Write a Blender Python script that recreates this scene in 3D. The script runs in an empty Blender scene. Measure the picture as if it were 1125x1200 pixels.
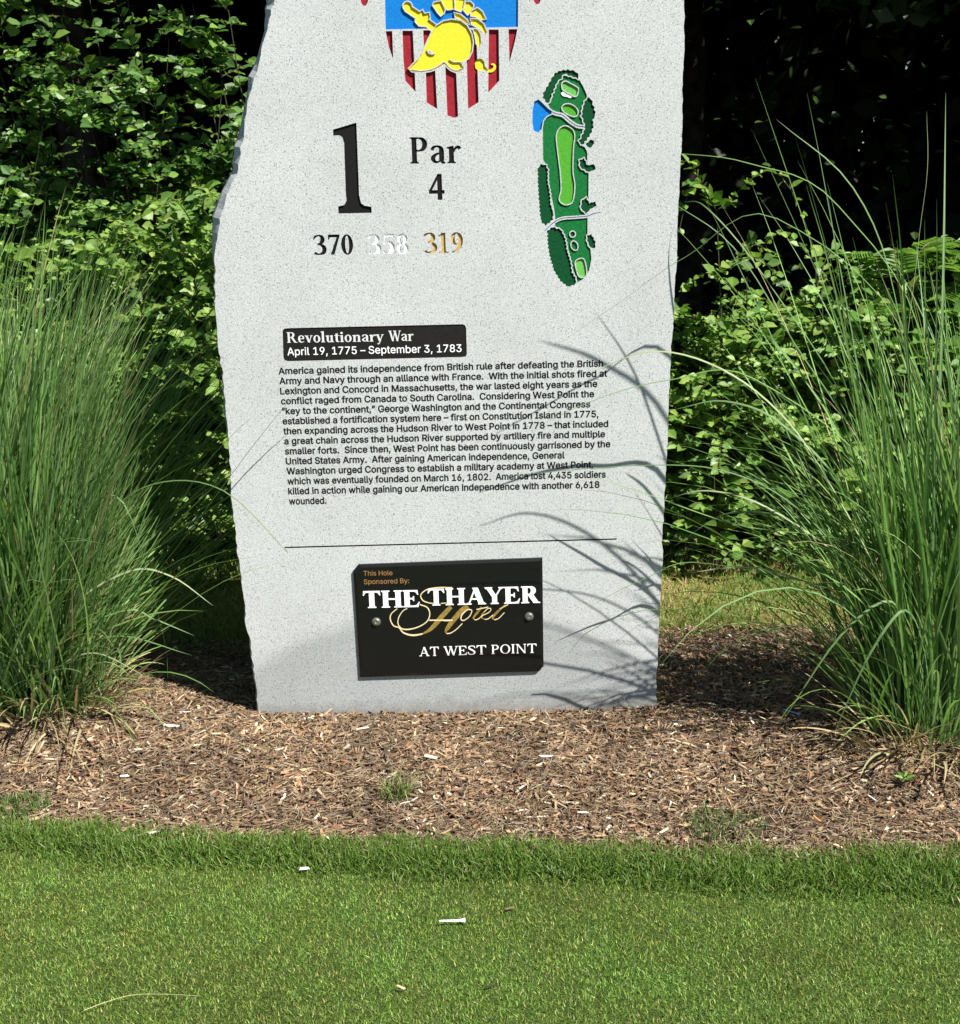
import bpy, math, random
import numpy as np
from mathutils import Vector, Matrix, noise
from mathutils.geometry import delaunay_2d_cdt

# ------------------------------------------------------------------ camera, world, sun, exposure
sc = bpy.context.scene
C = sc.collection
R = math.radians
CAM_H, PITCH, ROLL, FPX, CX, CY = 1.58, 14.5, -1.6, 1547.0, 562.5, 600.0
cd = bpy.data.cameras.new('camera')
cam = bpy.data.objects.new('camera', cd)
C.objects.link(cam)
cam.location = (0, 0, CAM_H)
CAMM = Matrix.Rotation(R(90 - PITCH), 4, 'X') @ Matrix.Rotation(R(ROLL), 4, 'Z')
cam.rotation_euler = CAMM.to_euler()
cd.sensor_fit = 'HORIZONTAL'
cd.sensor_width = 36
cd.lens = FPX / 1125 * 36
cd.clip_end = 400
cd.clip_start = 0.05
sc.camera = cam

SUN_EL = 50.0
SUN_AZ = 130.0                                   # clockwise from +Y
SD = Vector((math.sin(R(SUN_AZ)) * math.cos(R(SUN_EL)), math.cos(R(SUN_AZ)) * math.cos(R(SUN_EL)), math.sin(R(SUN_EL))))
world = bpy.data.worlds.new('World')
sc.world = world
world.use_nodes = True
wn = world.node_tree
sky = wn.nodes.new('ShaderNodeTexSky')
sky.sky_type = 'NISHITA'
sky.sun_disc = False
sky.sun_elevation = R(SUN_EL)
sky.sun_rotation = R(SUN_AZ)
sky.air_density = 0.75
sky.dust_density = 0.3
sky.altitude = 300
wn.links.new(sky.outputs[0], wn.nodes['Background'].inputs[0])
wn.nodes['Background'].inputs[1].default_value = 0.05
sl = bpy.data.lights.new('sun', 'SUN')
sl.energy = 5.0
sl.angle = R(0.5)
sl.color = (1.0, 0.965, 0.9)
sun = bpy.data.objects.new('sun', sl)
sun.rotation_euler = SD.to_track_quat('Z', 'Y').to_euler()
sun.location = (3, -3, 8)
C.objects.link(sun)
sc.view_settings.view_transform = 'Standard'
sc.view_settings.look = 'None'
sc.view_settings.exposure = 1.08
sc.view_settings.gamma = 1
sc.view_settings.use_curve_mapping = False

rng = np.random.default_rng(7)
random.seed(7)

# ------------------------------------------------------------------ helpers
def ray(px, py):
    d = CAMM.to_3x3() @ Vector(((px - CX) / FPX, -(py - CY) / FPX, -1))
    return d
def on_y(px, py, Y):                              # where the sight line meets the vertical plane y = Y
    d = ray(px, py); t = Y / d.y
    return Vector((d.x * t, Y, CAM_H + d.z * t))
def on_z(px, py, Z=0.0):                          # where it meets a level surface
    d = ray(px, py); t = (Z - CAM_H) / d.z
    return Vector((d.x * t, d.y * t, Z))
STONE_Z = 0.04
STONE_Y = on_z(535, 836, STONE_Z).y

def srgb(r, g, b):
    f = lambda c: (c / 255 / 12.92) if c / 255 <= 0.04045 else ((c / 255 + 0.055) / 1.055) ** 2.4
    return (f(r), f(g), f(b), 1)

def mesh_np(name, V, F, mat, parent=None, col=None, smooth=False, link=True):
    """V (n,3); F (m,k) or list of such arrays; col (n,3) per vertex"""
    V = np.asarray(V, dtype=np.float32)
    Fs = F if isinstance(F, list) else [F]
    Fs = [np.asarray(f, dtype=np.int32) for f in Fs if len(f)]
    me = bpy.data.meshes.new(name)
    me.vertices.add(len(V)); me.vertices.foreach_set('co', V.ravel())
    nl = sum(f.size for f in Fs); npol = sum(len(f) for f in Fs)
    me.loops.add(nl); me.polygons.add(npol)
    me.loops.foreach_set('vertex_index', np.concatenate([f.ravel() for f in Fs]))
    tot = np.concatenate([np.full(len(f), f.shape[1], dtype=np.int32) for f in Fs])
    st = np.concatenate([[0], np.cumsum(tot)[:-1]]).astype(np.int32)
    me.polygons.foreach_set('loop_start', st); me.polygons.foreach_set('loop_total', tot)
    me.polygons.foreach_set('use_smooth', np.full(npol, smooth))
    me.update(calc_edges=True)
    if col is not None:
        a = me.color_attributes.new('tint', 'FLOAT_COLOR', 'POINT')
        c4 = np.ones((len(V), 4), dtype=np.float32); c4[:, :3] = col
        a.data.foreach_set('color', c4.ravel())
    if mat: me.materials.append(mat)
    o = bpy.data.objects.new(name, me)
    if link: C.objects.link(o)
    if parent is not None: o.parent = parent
    return o

def thing(name, label, cat, loc=(0, 0, 0), group=None):
    o = bpy.data.objects.new(name, None); C.objects.link(o)
    o.location = loc; o.empty_display_size = 0.1
    o['label'] = label; o['category'] = cat
    if group: o['group'] = group
    return o
def tag(o, label, cat, group=None):
    o['label'] = label; o['category'] = cat
    if group: o['group'] = group
    return o
def kind(o, k): o['kind'] = k; return o
def base(o, loc):                                  # put a mesh built in world space under its parent at loc
    o.matrix_parent_inverse = Matrix.Translation(-Vector(loc)); return o

# ------------------------------------------------------------------ materials
def newmat(name):
    m = bpy.data.materials.new(name); m.use_nodes = True
    nt = m.node_tree; b = nt.nodes['Principled BSDF']
    return m, nt, b
def N(nt, typ, **kw):
    n = nt.nodes.new(typ)
    for k, v in kw.items():
        if isinstance(k, str) and k in n.inputs: n.inputs[k].default_value = v
        else: setattr(n, k, v)
    return n
def ramp(nt, stops):
    n = nt.nodes.new('ShaderNodeValToRGB')
    e = n.color_ramp.elements
    while len(e) < len(stops): e.new(0.5)
    for i, (p, c) in enumerate(stops):
        e[i].position = p; e[i].color = (*c[:3], 1) if not isinstance(c, (int, float)) else (c, c, c, 1)
    return n
def mixc(nt, a, b, fac, mode='MIX'):
    n = nt.nodes.new('ShaderNodeMix'); n.data_type = 'RGBA'; n.blend_type = mode
    for s, v in (('Factor', fac), ('A', a), ('B', b)):
        i = [x for x in n.inputs if x.name == s and (x.type == 'RGBA' if s != 'Factor' else x.type == 'VALUE')][0]
        if hasattr(v, 'links') or isinstance(v, bpy.types.NodeSocket): nt.links.new(v, i)
        elif s == 'Factor': i.default_value = v
        else: i.default_value = (*v[:3], 1)
    return [x for x in n.outputs if x.type == 'RGBA'][0]

def paint(name, c, rough=0.7, bump=0.0, var=0.12, spec=0.12, scale=150):
    m, nt, b = newmat(name)
    co = N(nt, 'ShaderNodeTexCoord')
    n = N(nt, 'ShaderNodeTexNoise'); n.inputs['Scale'].default_value = scale; n.inputs['Detail'].default_value = 3
    nt.links.new(co.outputs['Object'], n.inputs['Vector'])
    lo = tuple(x * (1 - var) for x in c[:3]); hi = tuple(min(1, x * (1 + var)) for x in c[:3])
    r = ramp(nt, [(0.3, lo), (0.7, hi)])
    nt.links.new(n.outputs['Fac'], r.inputs[0]); nt.links.new(r.outputs[0], b.inputs['Base Color'])
    b.inputs['Roughness'].default_value = rough
    b.inputs['Specular IOR Level'].default_value = spec
    if bump:
        bp = N(nt, 'ShaderNodeBump'); bp.inputs['Strength'].default_value = bump; bp.inputs['Distance'].default_value = 0.001
        nt.links.new(n.outputs['Fac'], bp.inputs['Height']); nt.links.new(bp.outputs[0], b.inputs['Normal'])
    return m

def leafmat(name, rough=0.45, trans=0.35, spec=0.4):
    m, nt, b = newmat(name)
    at = N(nt, 'ShaderNodeAttribute'); at.attribute_name = 'tint'
    nt.links.new(at.outputs['Color'], b.inputs['Base Color'])
    b.inputs['Roughness'].default_value = rough
    b.inputs['Specular IOR Level'].default_value = spec
    tr = N(nt, 'ShaderNodeBsdfTranslucent')
    hs = N(nt, 'ShaderNodeHueSaturation'); hs.inputs['Saturation'].default_value = 1.1; hs.inputs['Value'].default_value = 1.3
    nt.links.new(at.outputs['Color'], hs.inputs['Color']); nt.links.new(hs.outputs[0], tr.inputs[0])
    ms = N(nt, 'ShaderNodeMixShader'); ms.inputs[0].default_value = trans
    nt.links.new(b.outputs[0], ms.inputs[1]); nt.links.new(tr.outputs[0], ms.inputs[2])
    nt.links.new(ms.outputs[0], nt.nodes['Material Output'].inputs[0])
    return m

def granite(name, damp):
    m, nt, b = newmat(name)
    co = N(nt, 'ShaderNodeTexCoord')
    def noi(scale, det=2, rough=0.6):
        n = N(nt, 'ShaderNodeTexNoise'); n.inputs['Scale'].default_value = scale; n.inputs['Detail'].default_value = det
        n.inputs['Roughness'].default_value = rough
        nt.links.new(co.outputs['Object'], n.inputs['Vector']); return n
    n1 = noi(275, 3, 0.8)
    r1 = ramp(nt, [(0.28, (0.22, 0.225, 0.225)), (0.41, (0.41, 0.425, 0.42)), (0.51, (0.49, 0.51, 0.505)), (0.64, (0.61, 0.63, 0.63))])
    nt.links.new(n1.outputs['Fac'], r1.inputs[0])
    v = N(nt, 'ShaderNodeTexVoronoi'); v.inputs['Scale'].default_value = 250; v.inputs['Randomness'].default_value = 1
    nt.links.new(co.outputs['Object'], v.inputs['Vector'])
    sx = N(nt, 'ShaderNodeSeparateColor'); nt.links.new(v.outputs['Color'], sx.inputs[0])
    lt = N(nt, 'ShaderNodeMath', operation='GREATER_THAN'); lt.inputs[1].default_value = 0.9
    nt.links.new(sx.outputs[0], lt.inputs[0])
    d = N(nt, 'ShaderNodeMath', operation='LESS_THAN'); d.inputs[1].default_value = 0.42
    nt.links.new(v.outputs['Distance'], d.inputs[0])
    mm = N(nt, 'ShaderNodeMath', operation='MULTIPLY'); nt.links.new(lt.outputs[0], mm.inputs[0]); nt.links.new(d.outputs[0], mm.inputs[1])
    ms = N(nt, 'ShaderNodeMath', operation='MULTIPLY'); nt.links.new(mm.outputs[0], ms.inputs[0]); ms.inputs[1].default_value = 0.65
    c = mixc(nt, r1.outputs[0], (0.10, 0.10, 0.105), ms.outputs[0])
    n2 = noi(3.0, 6, 0.7)
    r2 = ramp(nt, [(0.3, (0.86, 0.865, 0.86)), (0.7, (1.0, 1.0, 1.0))])
    nt.links.new(n2.outputs['Fac'], r2.inputs[0])
    c = mixc(nt, c, r2.outputs[0], 1.0, 'MULTIPLY')
    sp0 = N(nt, 'ShaderNodeSeparateXYZ'); nt.links.new(co.outputs['Object'], sp0.inputs[0])
    n5 = noi(28, 5, 0.7); ad = N(nt, 'ShaderNodeMath', operation='MULTIPLY_ADD'); nt.links.new(n5.outputs['Fac'], ad.inputs[0]); ad.inputs[1].default_value = 0.10; nt.links.new(sp0.outputs['Z'], ad.inputs[2])
    r5 = N(nt, 'ShaderNodeMapRange'); r5.inputs['From Min'].default_value = 0.085; r5.inputs['From Max'].default_value = 0.145; r5.inputs['To Min'].default_value = 0.55; r5.inputs['To Max'].default_value = 0.0
    nt.links.new(ad.outputs[0], r5.inputs['Value']); c = mixc(nt, c, (0.17, 0.12, 0.075), r5.outputs[0])   # soil splashed on the foot
    if damp:   # the damp, stained foot of the slab: an arched soft-edged mark
        sp = N(nt, 'ShaderNodeSeparateXYZ'); nt.links.new(co.outputs['Object'], sp.inputs[0])
        n3 = noi(5, 3)
        def M(op, a, bb):
            q = N(nt, 'ShaderNodeMath', operation=op)
            for i, x in enumerate((a, bb)):
                if isinstance(x, (int, float)): q.inputs[i].default_value = x
                elif x is not None: nt.links.new(x, q.inputs[i])
            return q.outputs[0]
        dx = M('SUBTRACT', sp.outputs['X'], -0.12)
        edge = M('SUBTRACT', 0.36, M('MULTIPLY', M('POWER', M('ABSOLUTE', dx, None), 2.3), 0.62))
        edge = M('ADD', edge, M('MULTIPLY', M('SUBTRACT', n3.outputs['Fac'], 0.5), 0.10))
        h = M('SUBTRACT', edge, sp.outputs['Z'])
        rr = N(nt, 'ShaderNodeMapRange'); rr.interpolation_type = 'SMOOTHSTEP'
        rr.inputs['From Min'].default_value = -0.03; rr.inputs['From Max'].default_value = 0.045
        rr.inputs['To Min'].default_value = 0.0; rr.inputs['To Max'].default_value = 1.0
        nt.links.new(h, rr.inputs['Value'])
        c = mixc(nt, c, (0.72, 0.73, 0.73), rr.outputs[0], 'MULTIPLY')
    nt.links.new(c, b.inputs['Base Color'])
    b.inputs['Roughness'].default_value = 0.75
    bp = N(nt, 'ShaderNodeBump'); bp.inputs['Strength'].default_value = 0.35; bp.inputs['Distance'].default_value = 0.0015
    nt.links.new(n1.outputs['Fac'], bp.inputs['Height']); nt.links.new(bp.outputs[0], b.inputs['Normal'])
    return m

M_stone = granite('granite_face', True)
M_rough = granite('granite_broken_edge', False)
M_black = paint('black_letter_paint', (0.010, 0.0095, 0.009), 0.7, 0.3)
M_panel = paint('black_panel_paint', (0.014, 0.013, 0.012), 0.65, 0.3, 0.2)
M_white = paint('white_letter_paint', (0.86, 0.86, 0.86), 0.5, 0, 0.03)
M_pale = paint('pale_carved_letter', (0.62, 0.63, 0.62), 0.6, 0, 0.1)
M_gold = paint('gold_letter_paint', (0.46, 0.32, 0.12), 0.5, 0.2, 0.2)
M_yellow = paint('yellow_crest_paint', (0.74, 0.60, 0.035), 0.6, 0.2, 0.1)
M_red = paint('red_stripe_paint', (0.28, 0.018, 0.028), 0.6, 0.2, 0.2)
M_blue = paint('blue_field_paint', (0.006, 0.17, 0.52), 0.6, 0.2, 0.15)
M_gd = paint('dark_green_paint', (0.003, 0.060, 0.018), 0.6, 0.3, 0.25)
M_gm = paint('mid_green_paint', (0.008, 0.135, 0.032), 0.6, 0.3, 0.25)
M_gl = paint('light_green_paint', (0.075, 0.32, 0.03), 0.6, 0.3, 0.15)
M_gp = paint('pale_green_paint', (0.13, 0.40, 0.08), 0.6, 0.3, 0.15)
M_plaque = paint('polished_black_plaque', (0.007, 0.0072, 0.007), 0.28, 0.0, 0.25, 0.35, 300)
M_bronze = paint('bronze_letter_paint', (0.30, 0.16, 0.06), 0.6, 0, 0.15)
M_script = paint('gold_script_paint', (0.26, 0.175, 0.04), 0.4, 0, 0.3, 0.4)
M_scripthi = paint('pale_gold_line_paint', (0.72, 0.6, 0.35), 0.35, 0, 0.1)
M_steel, nt, b = newmat('steel_screw'); b.inputs['Base Color'].default_value = (0.45, 0.45, 0.43, 1); b.inputs['Metallic'].default_value = 0.9; b.inputs['Roughness'].default_value = 0.35
M_leaf = leafmat('leaf')
M_grass = leafmat('grass_blade', 0.5, 0.3)
M_tall = leafmat('tall_grass_blade', 0.5, 0.3, 0.25)
M_chip = leafmat('wood_chip', 0.85, 0.0, 0.2)
M_bark = paint('bark', (0.030, 0.025, 0.02), 0.9, 0.6, 0.8, 0.05, 9)
M_twig = paint('twig_bark', (0.045, 0.042, 0.022), 0.8, 0, 0.4, 0.2, 60)
M_tee = paint('white_tee_paint', (0.85, 0.85, 0.86), 0.35, 0, 0.03)

def groundmat(name, stops, scale=60, big=1.2, bump=0.6, dist=0.01):
    m, nt, b = newmat(name)
    co = N(nt, 'ShaderNodeTexCoord')
    n = N(nt, 'ShaderNodeTexNoise'); n.inputs['Scale'].default_value = scale; n.inputs['Detail'].default_value = 6; n.inputs['Roughness'].default_value = 0.7
    n2 = N(nt, 'ShaderNodeTexNoise'); n2.inputs['Scale'].default_value = big; n2.inputs['Detail'].default_value = 3
    for x in (n, n2): nt.links.new(co.outputs['Object'], x.inputs['Vector'])
    r = ramp(nt, stops); nt.links.new(n.outputs['Fac'], r.inputs[0])
    r2 = ramp(nt, [(0.3, 0.7), (0.7, 1.0)]); nt.links.new(n2.outputs['Fac'], r2.inputs[0])
    c = mixc(nt, r.outputs[0], r2.outputs[0], 1.0, 'MULTIPLY')
    nt.links.new(c, b.inputs['Base Color']); b.inputs['Roughness'].default_value = 0.95; b.inputs['Specular IOR Level'].default_value = 0.1
    bp = N(nt, 'ShaderNodeBump'); bp.inputs['Strength'].default_value = bump; bp.inputs['Distance'].default_value = dist
    nt.links.new(n.outputs['Fac'], bp.inputs['Height']); nt.links.new(bp.outputs[0], b.inputs['Normal'])
    return m
M_lawn = groundmat('lawn_soil', [(0.34, (0.010, 0.022, 0.005)), (0.5, (0.048, 0.085, 0.017)), (0.64, (0.12, 0.155, 0.04))], 260, 2, 0.6, 0.003)
M_mulch = groundmat('mulch_soil', [(0.3, (0.03, 0.018, 0.01)), (0.5, (0.10, 0.062, 0.036)), (0.72, (0.20, 0.13, 0.08))], 120, 3, 0.8, 0.01)
M_back = groundmat('thin_turf_soil', [(0.3, (0.07, 0.07, 0.02)), (0.5, (0.18, 0.17, 0.05)), (0.7, (0.30, 0.22, 0.11))], 90, 3, 0.6, 0.004)
M_forest = groundmat('leaf_litter', [(0.3, (0.012, 0.009, 0.006)), (0.6, (0.035, 0.026, 0.016)), (0.75, (0.06, 0.045, 0.025))], 25, 0.8, 0.8, 0.02)

# ------------------------------------------------------------------ ground
def fr(x, pts): return float(np.interp(x, [p[0] for p in pts], [p[1] for p in pts]))
_e = [on_z(px, py) for px, py in ((-250, 962), (0, 970), (150, 982), (330, 995), (600, 1000), (820, 1008), (1000, 1010), (1125, 1003), (1400, 990))]
EDGE = [(-6, _e[0].y + 0.3)] + [(v.x, v.y) for v in _e] + [(6, _e[-1].y - 0.1)]            # lawn / mulch edge
_f = [on_z(px, py) for px, py in ((-250, 998), (0, 1004), (150, 1012), (330, 1022), (600, 1034), (820, 1044), (1000, 1056), (1125, 1064), (1400, 1070))]
FRINGE = [(-6, _f[0].y + 0.3)] + [(v.x, v.y) for v in _f] + [(6, _f[-1].y - 0.1)]          # foot of the longer fringe
def edge_y(x): return np.interp(x, [p[0] for p in EDGE], [p[1] for p in EDGE]) + 0.012 * np.sin(np.asarray(x) * 23) + 0.008 * np.sin(np.asarray(x) * 51 + 1)
def fringe_y(x): return np.interp(x, [p[0] for p in FRINGE], [p[1] for p in FRINGE]) + 0.01 * np.sin(np.asarray(x) * 9)
BACK_Y = 4.33                                                                    # mulch ends, thin turf begins
def smooth(a, b, x): t = np.clip((np.asarray(x) - a) / (b - a), 0, 1); return t * t * (3 - 2 * t)
def gz(x, y):
    x = np.asarray(x, dtype=float); y = np.asarray(y, dtype=float)
    e = edge_y(x)
    up = smooth(e, e + 0.42, y) * (1 - smooth(BACK_Y - 0.35, BACK_Y + 0.05, y))
    z = 0.04 * up + 0.035 * up * np.exp(-((x + 1.35) / 0.45) ** 2) + 0.01 * up * np.sin(x * 3.1 + 1) * np.sin(y * 5)
    fy = fringe_y(x); z += 0.007 * smooth(fy, fy + 0.06, y) * (1 - up)
    z += 0.02 * smooth(6, 12, y)
    return z
def sheet(name, xs, yfun, ny, mat, dz=0.0):
    V = []; nx = len(xs)
    for j in range(ny + 1):
        y0, y1 = yfun(xs)
        yy = y0 + (y1 - y0) * (1 - (1 - j / ny) ** (2 if name == 'lawn' else 1))
        V.append(np.stack([xs, yy, gz(xs, yy) + dz], 1))
    V = np.concatenate(V)
    i = np.arange(nx - 1)[None, :] + nx * np.arange(ny)[:, None]; i = i.ravel()
    F = np.stack([i, i + 1, i + 1 + nx, i + nx], 1)
    return kind(mesh_np(name, V, F, mat, smooth=True), 'structure')
one = lambda x: np.ones_like(x)
gnd = mesh_np('ground', [(-150, -60, -0.03), (150, -60, -0.03), (150, 250, -0.03), (-150, 250, -0.03)], np.array([[0, 1, 2, 3]]), M_forest)
kind(gnd, 'structure')
xs = np.linspace(-6, 6, 241)
sheet('lawn', xs, lambda x: (one(x) * -3.0, edge_y(x)), 170, M_lawn)
sheet('mulch_bed', xs, lambda x: (edge_y(x) - 0.002, one(x) * BACK_Y), 40, M_mulch, 0.001)
sheet('grass_verge', xs, lambda x: (one(x) * (BACK_Y - 0.01), one(x) * 5.15), 16, M_back, 0.002)
sheet('forest_floor', np.linspace(-14, 14, 81), lambda x: (one(x) * 5.14, one(x) * 30), 60, M_forest, 0.004)

# ------------------------------------------------------------------ short grass and fringe (stuff)
def pick(n, cols, w=None):
    cols = np.array(cols); i = rng.choice(len(cols), n, p=(None if w is None else np.array(w) / sum(w)))
    return cols[i] * rng.uniform(0.8, 1.2, (n, 1)) * rng.uniform(0.92, 1.08, (n, 3))
def blades(P, L, W, tilt, col, tipcol=None, segs=1):
    n = len(P); az = rng.uniform(0, 2 * np.pi, n); ro = rng.uniform(0, np.pi, n)
    d = np.stack([np.cos(az), np.sin(az), np.zeros(n)], 1)
    s = np.stack([np.cos(ro), np.sin(ro), np.zeros(n)], 1) * W[:, None] / 2
    up = np.array([0, 0, 1.0])
    V = []; rows = segs
    for k in range(segs):
        t = k / segs
        c = P + L[:, None] * (up * (t * np.cos(tilt * t))[:, None] + d * (t * np.sin(tilt * (0.4 + t)))[:, None])
        w = 1 - 0.35 * t
        V += [c - s * w, c + s * w]
    tip = P + L[:, None] * (up * np.cos(tilt)[:, None] + d * np.sin(tilt * 1.2)[:, None])
    V.append(tip)
    nv = 2 * segs + 1
    V = np.stack(V, 1).reshape(-1, 3)
    o = np.arange(n)[:, None] * nv
    F = []
    for k in range(segs - 1): F.append(np.concatenate([o + 2 * k, o + 2 * k + 1, o + 2 * k + 3, o + 2 * k + 2], 1))
    T = np.concatenate([o + 2 * segs - 2, o + 2 * segs - 1, o + 2 * segs], 1)
    cc = np.repeat(col[:, None, :], nv, 1)
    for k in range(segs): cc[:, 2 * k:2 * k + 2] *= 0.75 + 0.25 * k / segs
    if tipcol is not None: cc[:, -1] = tipcol
    return V, F + [T], cc.reshape(-1, 3)

def noise2(x, y, s, seed=0):
    return np.array([noise.noise(Vector((a * s, b * s, seed))) for a, b in zip(x, y)])
n = 430000
x = rng.uniform(-1.9, 1.9, n); y = rng.uniform(1.85, 3.0, n)
keep = (y < fringe_y(x) + 0.02) & (np.abs(x) < 0.42 * y + 0.1) | ((y < fringe_y(x) + 0.02) & (rng.random(n) < 0.35))
x = x[keep]; y = y[keep]; n = len(x)
P = np.stack([x, y, gz(x, y) - 0.001], 1)
q = np.floor(x * 14).astype(int) * 1000 + np.floor(y * 14).astype(int)
gx, gi = np.unique(q, return_inverse=True)
pat = 0.5 * noise2(x[::1], y[::1], 3.2) + 0.5 * noise2(x, y, 11, 5)
colg = pick(n, [(0.195, 0.30, 0.046), (0.25, 0.36, 0.062), (0.115, 0.20, 0.033), (0.42, 0.40, 0.14), (0.15, 0.28, 0.065)], [5, 4, 3.5, 2.2, 1.5])
colg *= ((1 + 0.45 * pat) * rng.choice([0.3, 0.65, 1.0, 1.2, 1.45], n))[:, None]; colg[:, 0] *= (1 - 0.3 * pat)
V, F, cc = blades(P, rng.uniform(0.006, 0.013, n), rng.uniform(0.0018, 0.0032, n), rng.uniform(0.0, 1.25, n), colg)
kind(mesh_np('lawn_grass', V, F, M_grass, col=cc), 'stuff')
# longer collar between lawn and mulch
n = 46000
x = rng.uniform(-2.0, 2.0, n); a = rng.random(n)
y = fringe_y(x) + (edge_y(x) + 0.012 - fringe_y(x)) * a ** 0.9
rag = rng.normal(0, 0.016, n); y += rag
P = np.stack([x, y, gz(x, y) - 0.002], 1)
colg = pick(n, [(0.11, 0.20, 0.03), (0.165, 0.26, 0.045), (0.075, 0.14, 0.022), (0.30, 0.30, 0.11)], [5, 4, 3, 0.7])
hgt = rng.uniform(0.016, 0.044, n) * (0.6 + 0.4 * smooth(0.0, 0.35, a)) * (1 + 0.25 * noise2(x, y, 6, 3))
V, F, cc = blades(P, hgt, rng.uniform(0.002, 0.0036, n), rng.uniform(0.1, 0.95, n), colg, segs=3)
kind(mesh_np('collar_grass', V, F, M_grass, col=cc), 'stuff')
# thin dry verge behind the bed
n = 52000
x = rng.uniform(-3.2, 3.2, n); y = rng.uniform(4.22, 5.5, n) + 0.03 * np.sin(x * 8)
keep = rng.random(n) < (0.55 + 0.45 * smooth(4.3, 4.45, y)); x = x[keep]; y = y[keep]; n = len(x)
dry = np.clip(0.2 + 1.8 * noise2(x, y, 2.6, 9) + 0.5 * smooth(4.55, 4.8, y) - 0.6 * smooth(4.95, 5.1, y), 0, 1)
colg = pick(n, [(0.14, 0.25, 0.04), (0.20, 0.31, 0.055), (0.10, 0.19, 0.03)])
cdry = pick(n, [(0.48, 0.38, 0.16), (0.38, 0.38, 0.11), (0.46, 0.30, 0.17)])
m_ = (rng.random(n) < dry * 0.75)[:, None]; colg = np.where(m_, cdry, colg)
L = rng.uniform(0.02, 0.05, n) * np.where(y > 4.98, 1.9, 1.0)
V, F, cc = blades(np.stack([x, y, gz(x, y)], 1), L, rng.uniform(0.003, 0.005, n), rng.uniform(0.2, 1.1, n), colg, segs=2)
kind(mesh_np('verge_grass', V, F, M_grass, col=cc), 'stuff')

# ------------------------------------------------------------------ mulch chips (stuff)
def rotm(yaw, pit, rol):
    cy, sy, cp, sp, cr, sr = np.cos(yaw), np.sin(yaw), np.cos(pit), np.sin(pit), np.cos(rol), np.sin(rol)
    Rz = np.stack([np.stack([cy, -sy, 0 * cy], 1), np.stack([sy, cy, 0 * cy], 1), np.stack([0 * cy, 0 * cy, 1 + 0 * cy], 1)], 1)
    Ry = np.stack([np.stack([cp, 0 * cp, sp], 1), np.stack([0 * cp, 1 + 0 * cp, 0 * cp], 1), np.stack([-sp, 0 * cp, cp], 1)], 1)
    Rx = np.stack([np.stack([1 + 0 * cr, 0 * cr, 0 * cr], 1), np.stack([0 * cr, cr, -sr], 1), np.stack([0 * cr, sr, cr], 1)], 1)
    return Rz @ Ry @ Rx
CHIPF = np.array([[0, 1, 2, 3], [7, 6, 5, 4], [0, 4, 5, 1], [1, 5, 6, 2], [2, 6, 7, 3], [3, 7, 4, 0]])[:, ::-1]
def chips(P, L, W, T, yaw, pit, rol, col):
    n = len(P)
    tp = rng.uniform(0.25, 1.0, (n, 1)); tp2 = rng.uniform(0.4, 1.0, (n, 1)); sk = rng.uniform(-0.35, 0.35, (n, 1))
    B = np.zeros((n, 8, 3))
    q = [(-1, -1, tp2), (1, -1, tp), (1, 1, tp), (-1, 1, tp2)]
    for k, (a, b_, t) in enumerate(q):
        B[:, k, 0] = a * L / 2 * (1 + (sk[:, 0] * b_)); B[:, k, 1] = b_ * W / 2 * t[:, 0]; B[:, k, 2] = -T / 2
        B[:, k + 4] = B[:, k]; B[:, k + 4, 2] = T / 2
    B = np.einsum('nij,nkj->nki', rotm(yaw, pit, rol), B) + P[:, None, :]
    F = (np.arange(n)[:, None, None] * 8 + CHIPF[None]).reshape(-1, 4)
    return B.reshape(-1, 3), F, np.repeat(col, 8, 0)
CH = [(0.185, 0.118, 0.066), (0.26, 0.172, 0.10), (0.105, 0.064, 0.037), (0.36, 0.255, 0.155), (0.18, 0.14, 0.105), (0.50, 0.40, 0.28), (0.05, 0.034, 0.022), (0.23, 0.125, 0.065), (0.64, 0.57, 0.46)]
CHW = [6, 6, 5, 3.2, 3, 0.9, 3, 2.2, 0.25]
def chipfield(n, x0, x1, wsc, lo, hi, zlo, zhi):
    x = rng.uniform(x0, x1, n); e = edge_y(x)
    y = e - 0.02 + (4.38 - e) * rng.random(n)
    fine = rng.random(n) < 0.55 * (1 - smooth(e + 0.1, e + 0.5, y))     # finer and dustier towards the lawn
    L = rng.uniform(lo, hi, n) * np.where(fine, 0.5, 1) * rng.choice([1, 1, 1.5], n); W = np.minimum(L * 0.6, rng.uniform(0.0035, 0.011, n)) * wsc
    z = gz(x, y) + rng.uniform(zlo, zhi, n)
    return chips(np.stack([x, y, z], 1), L, W, rng.uniform(0.001, 0.003, n), rng.uniform(0, 2 * np.pi, n), rng.normal(0, 0.28, n), rng.normal(0, 0.4, n), pick(n, CH, CHW) * (1 + 0.55 * noise2(x, y, 5, 2) + 0.3 * noise2(x, y, 17, 4))[:, None])
V, F, cc = chipfield(62000, -2.1, 2.1, 1.0, 0.010, 0.034, 0.0, 0.012)
kind(mesh_np('wood_chip_mulch', V, F, M_chip, col=cc), 'stuff')
n = 60000
x = rng.uniform(-2.1, 2.1, n); e = edge_y(x); y = e - 0.03 + (4.3 - e) * rng.random(n) ** 1.2
V, F, cc = chips(np.stack([x, y, gz(x, y) + rng.uniform(0.003, 0.015, n)], 1), rng.uniform(0.008, 0.04, n), rng.uniform(0.0007, 0.0018, n), rng.uniform(0.0005, 0.001, n),
                 rng.uniform(0, 6.3, n), rng.normal(0, 0.25, n), rng.normal(0, 0.3, n), pick(n, [(0.30, 0.22, 0.145), (0.2, 0.14, 0.09), (0.42, 0.34, 0.23), (0.12, 0.08, 0.055)]))
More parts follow.
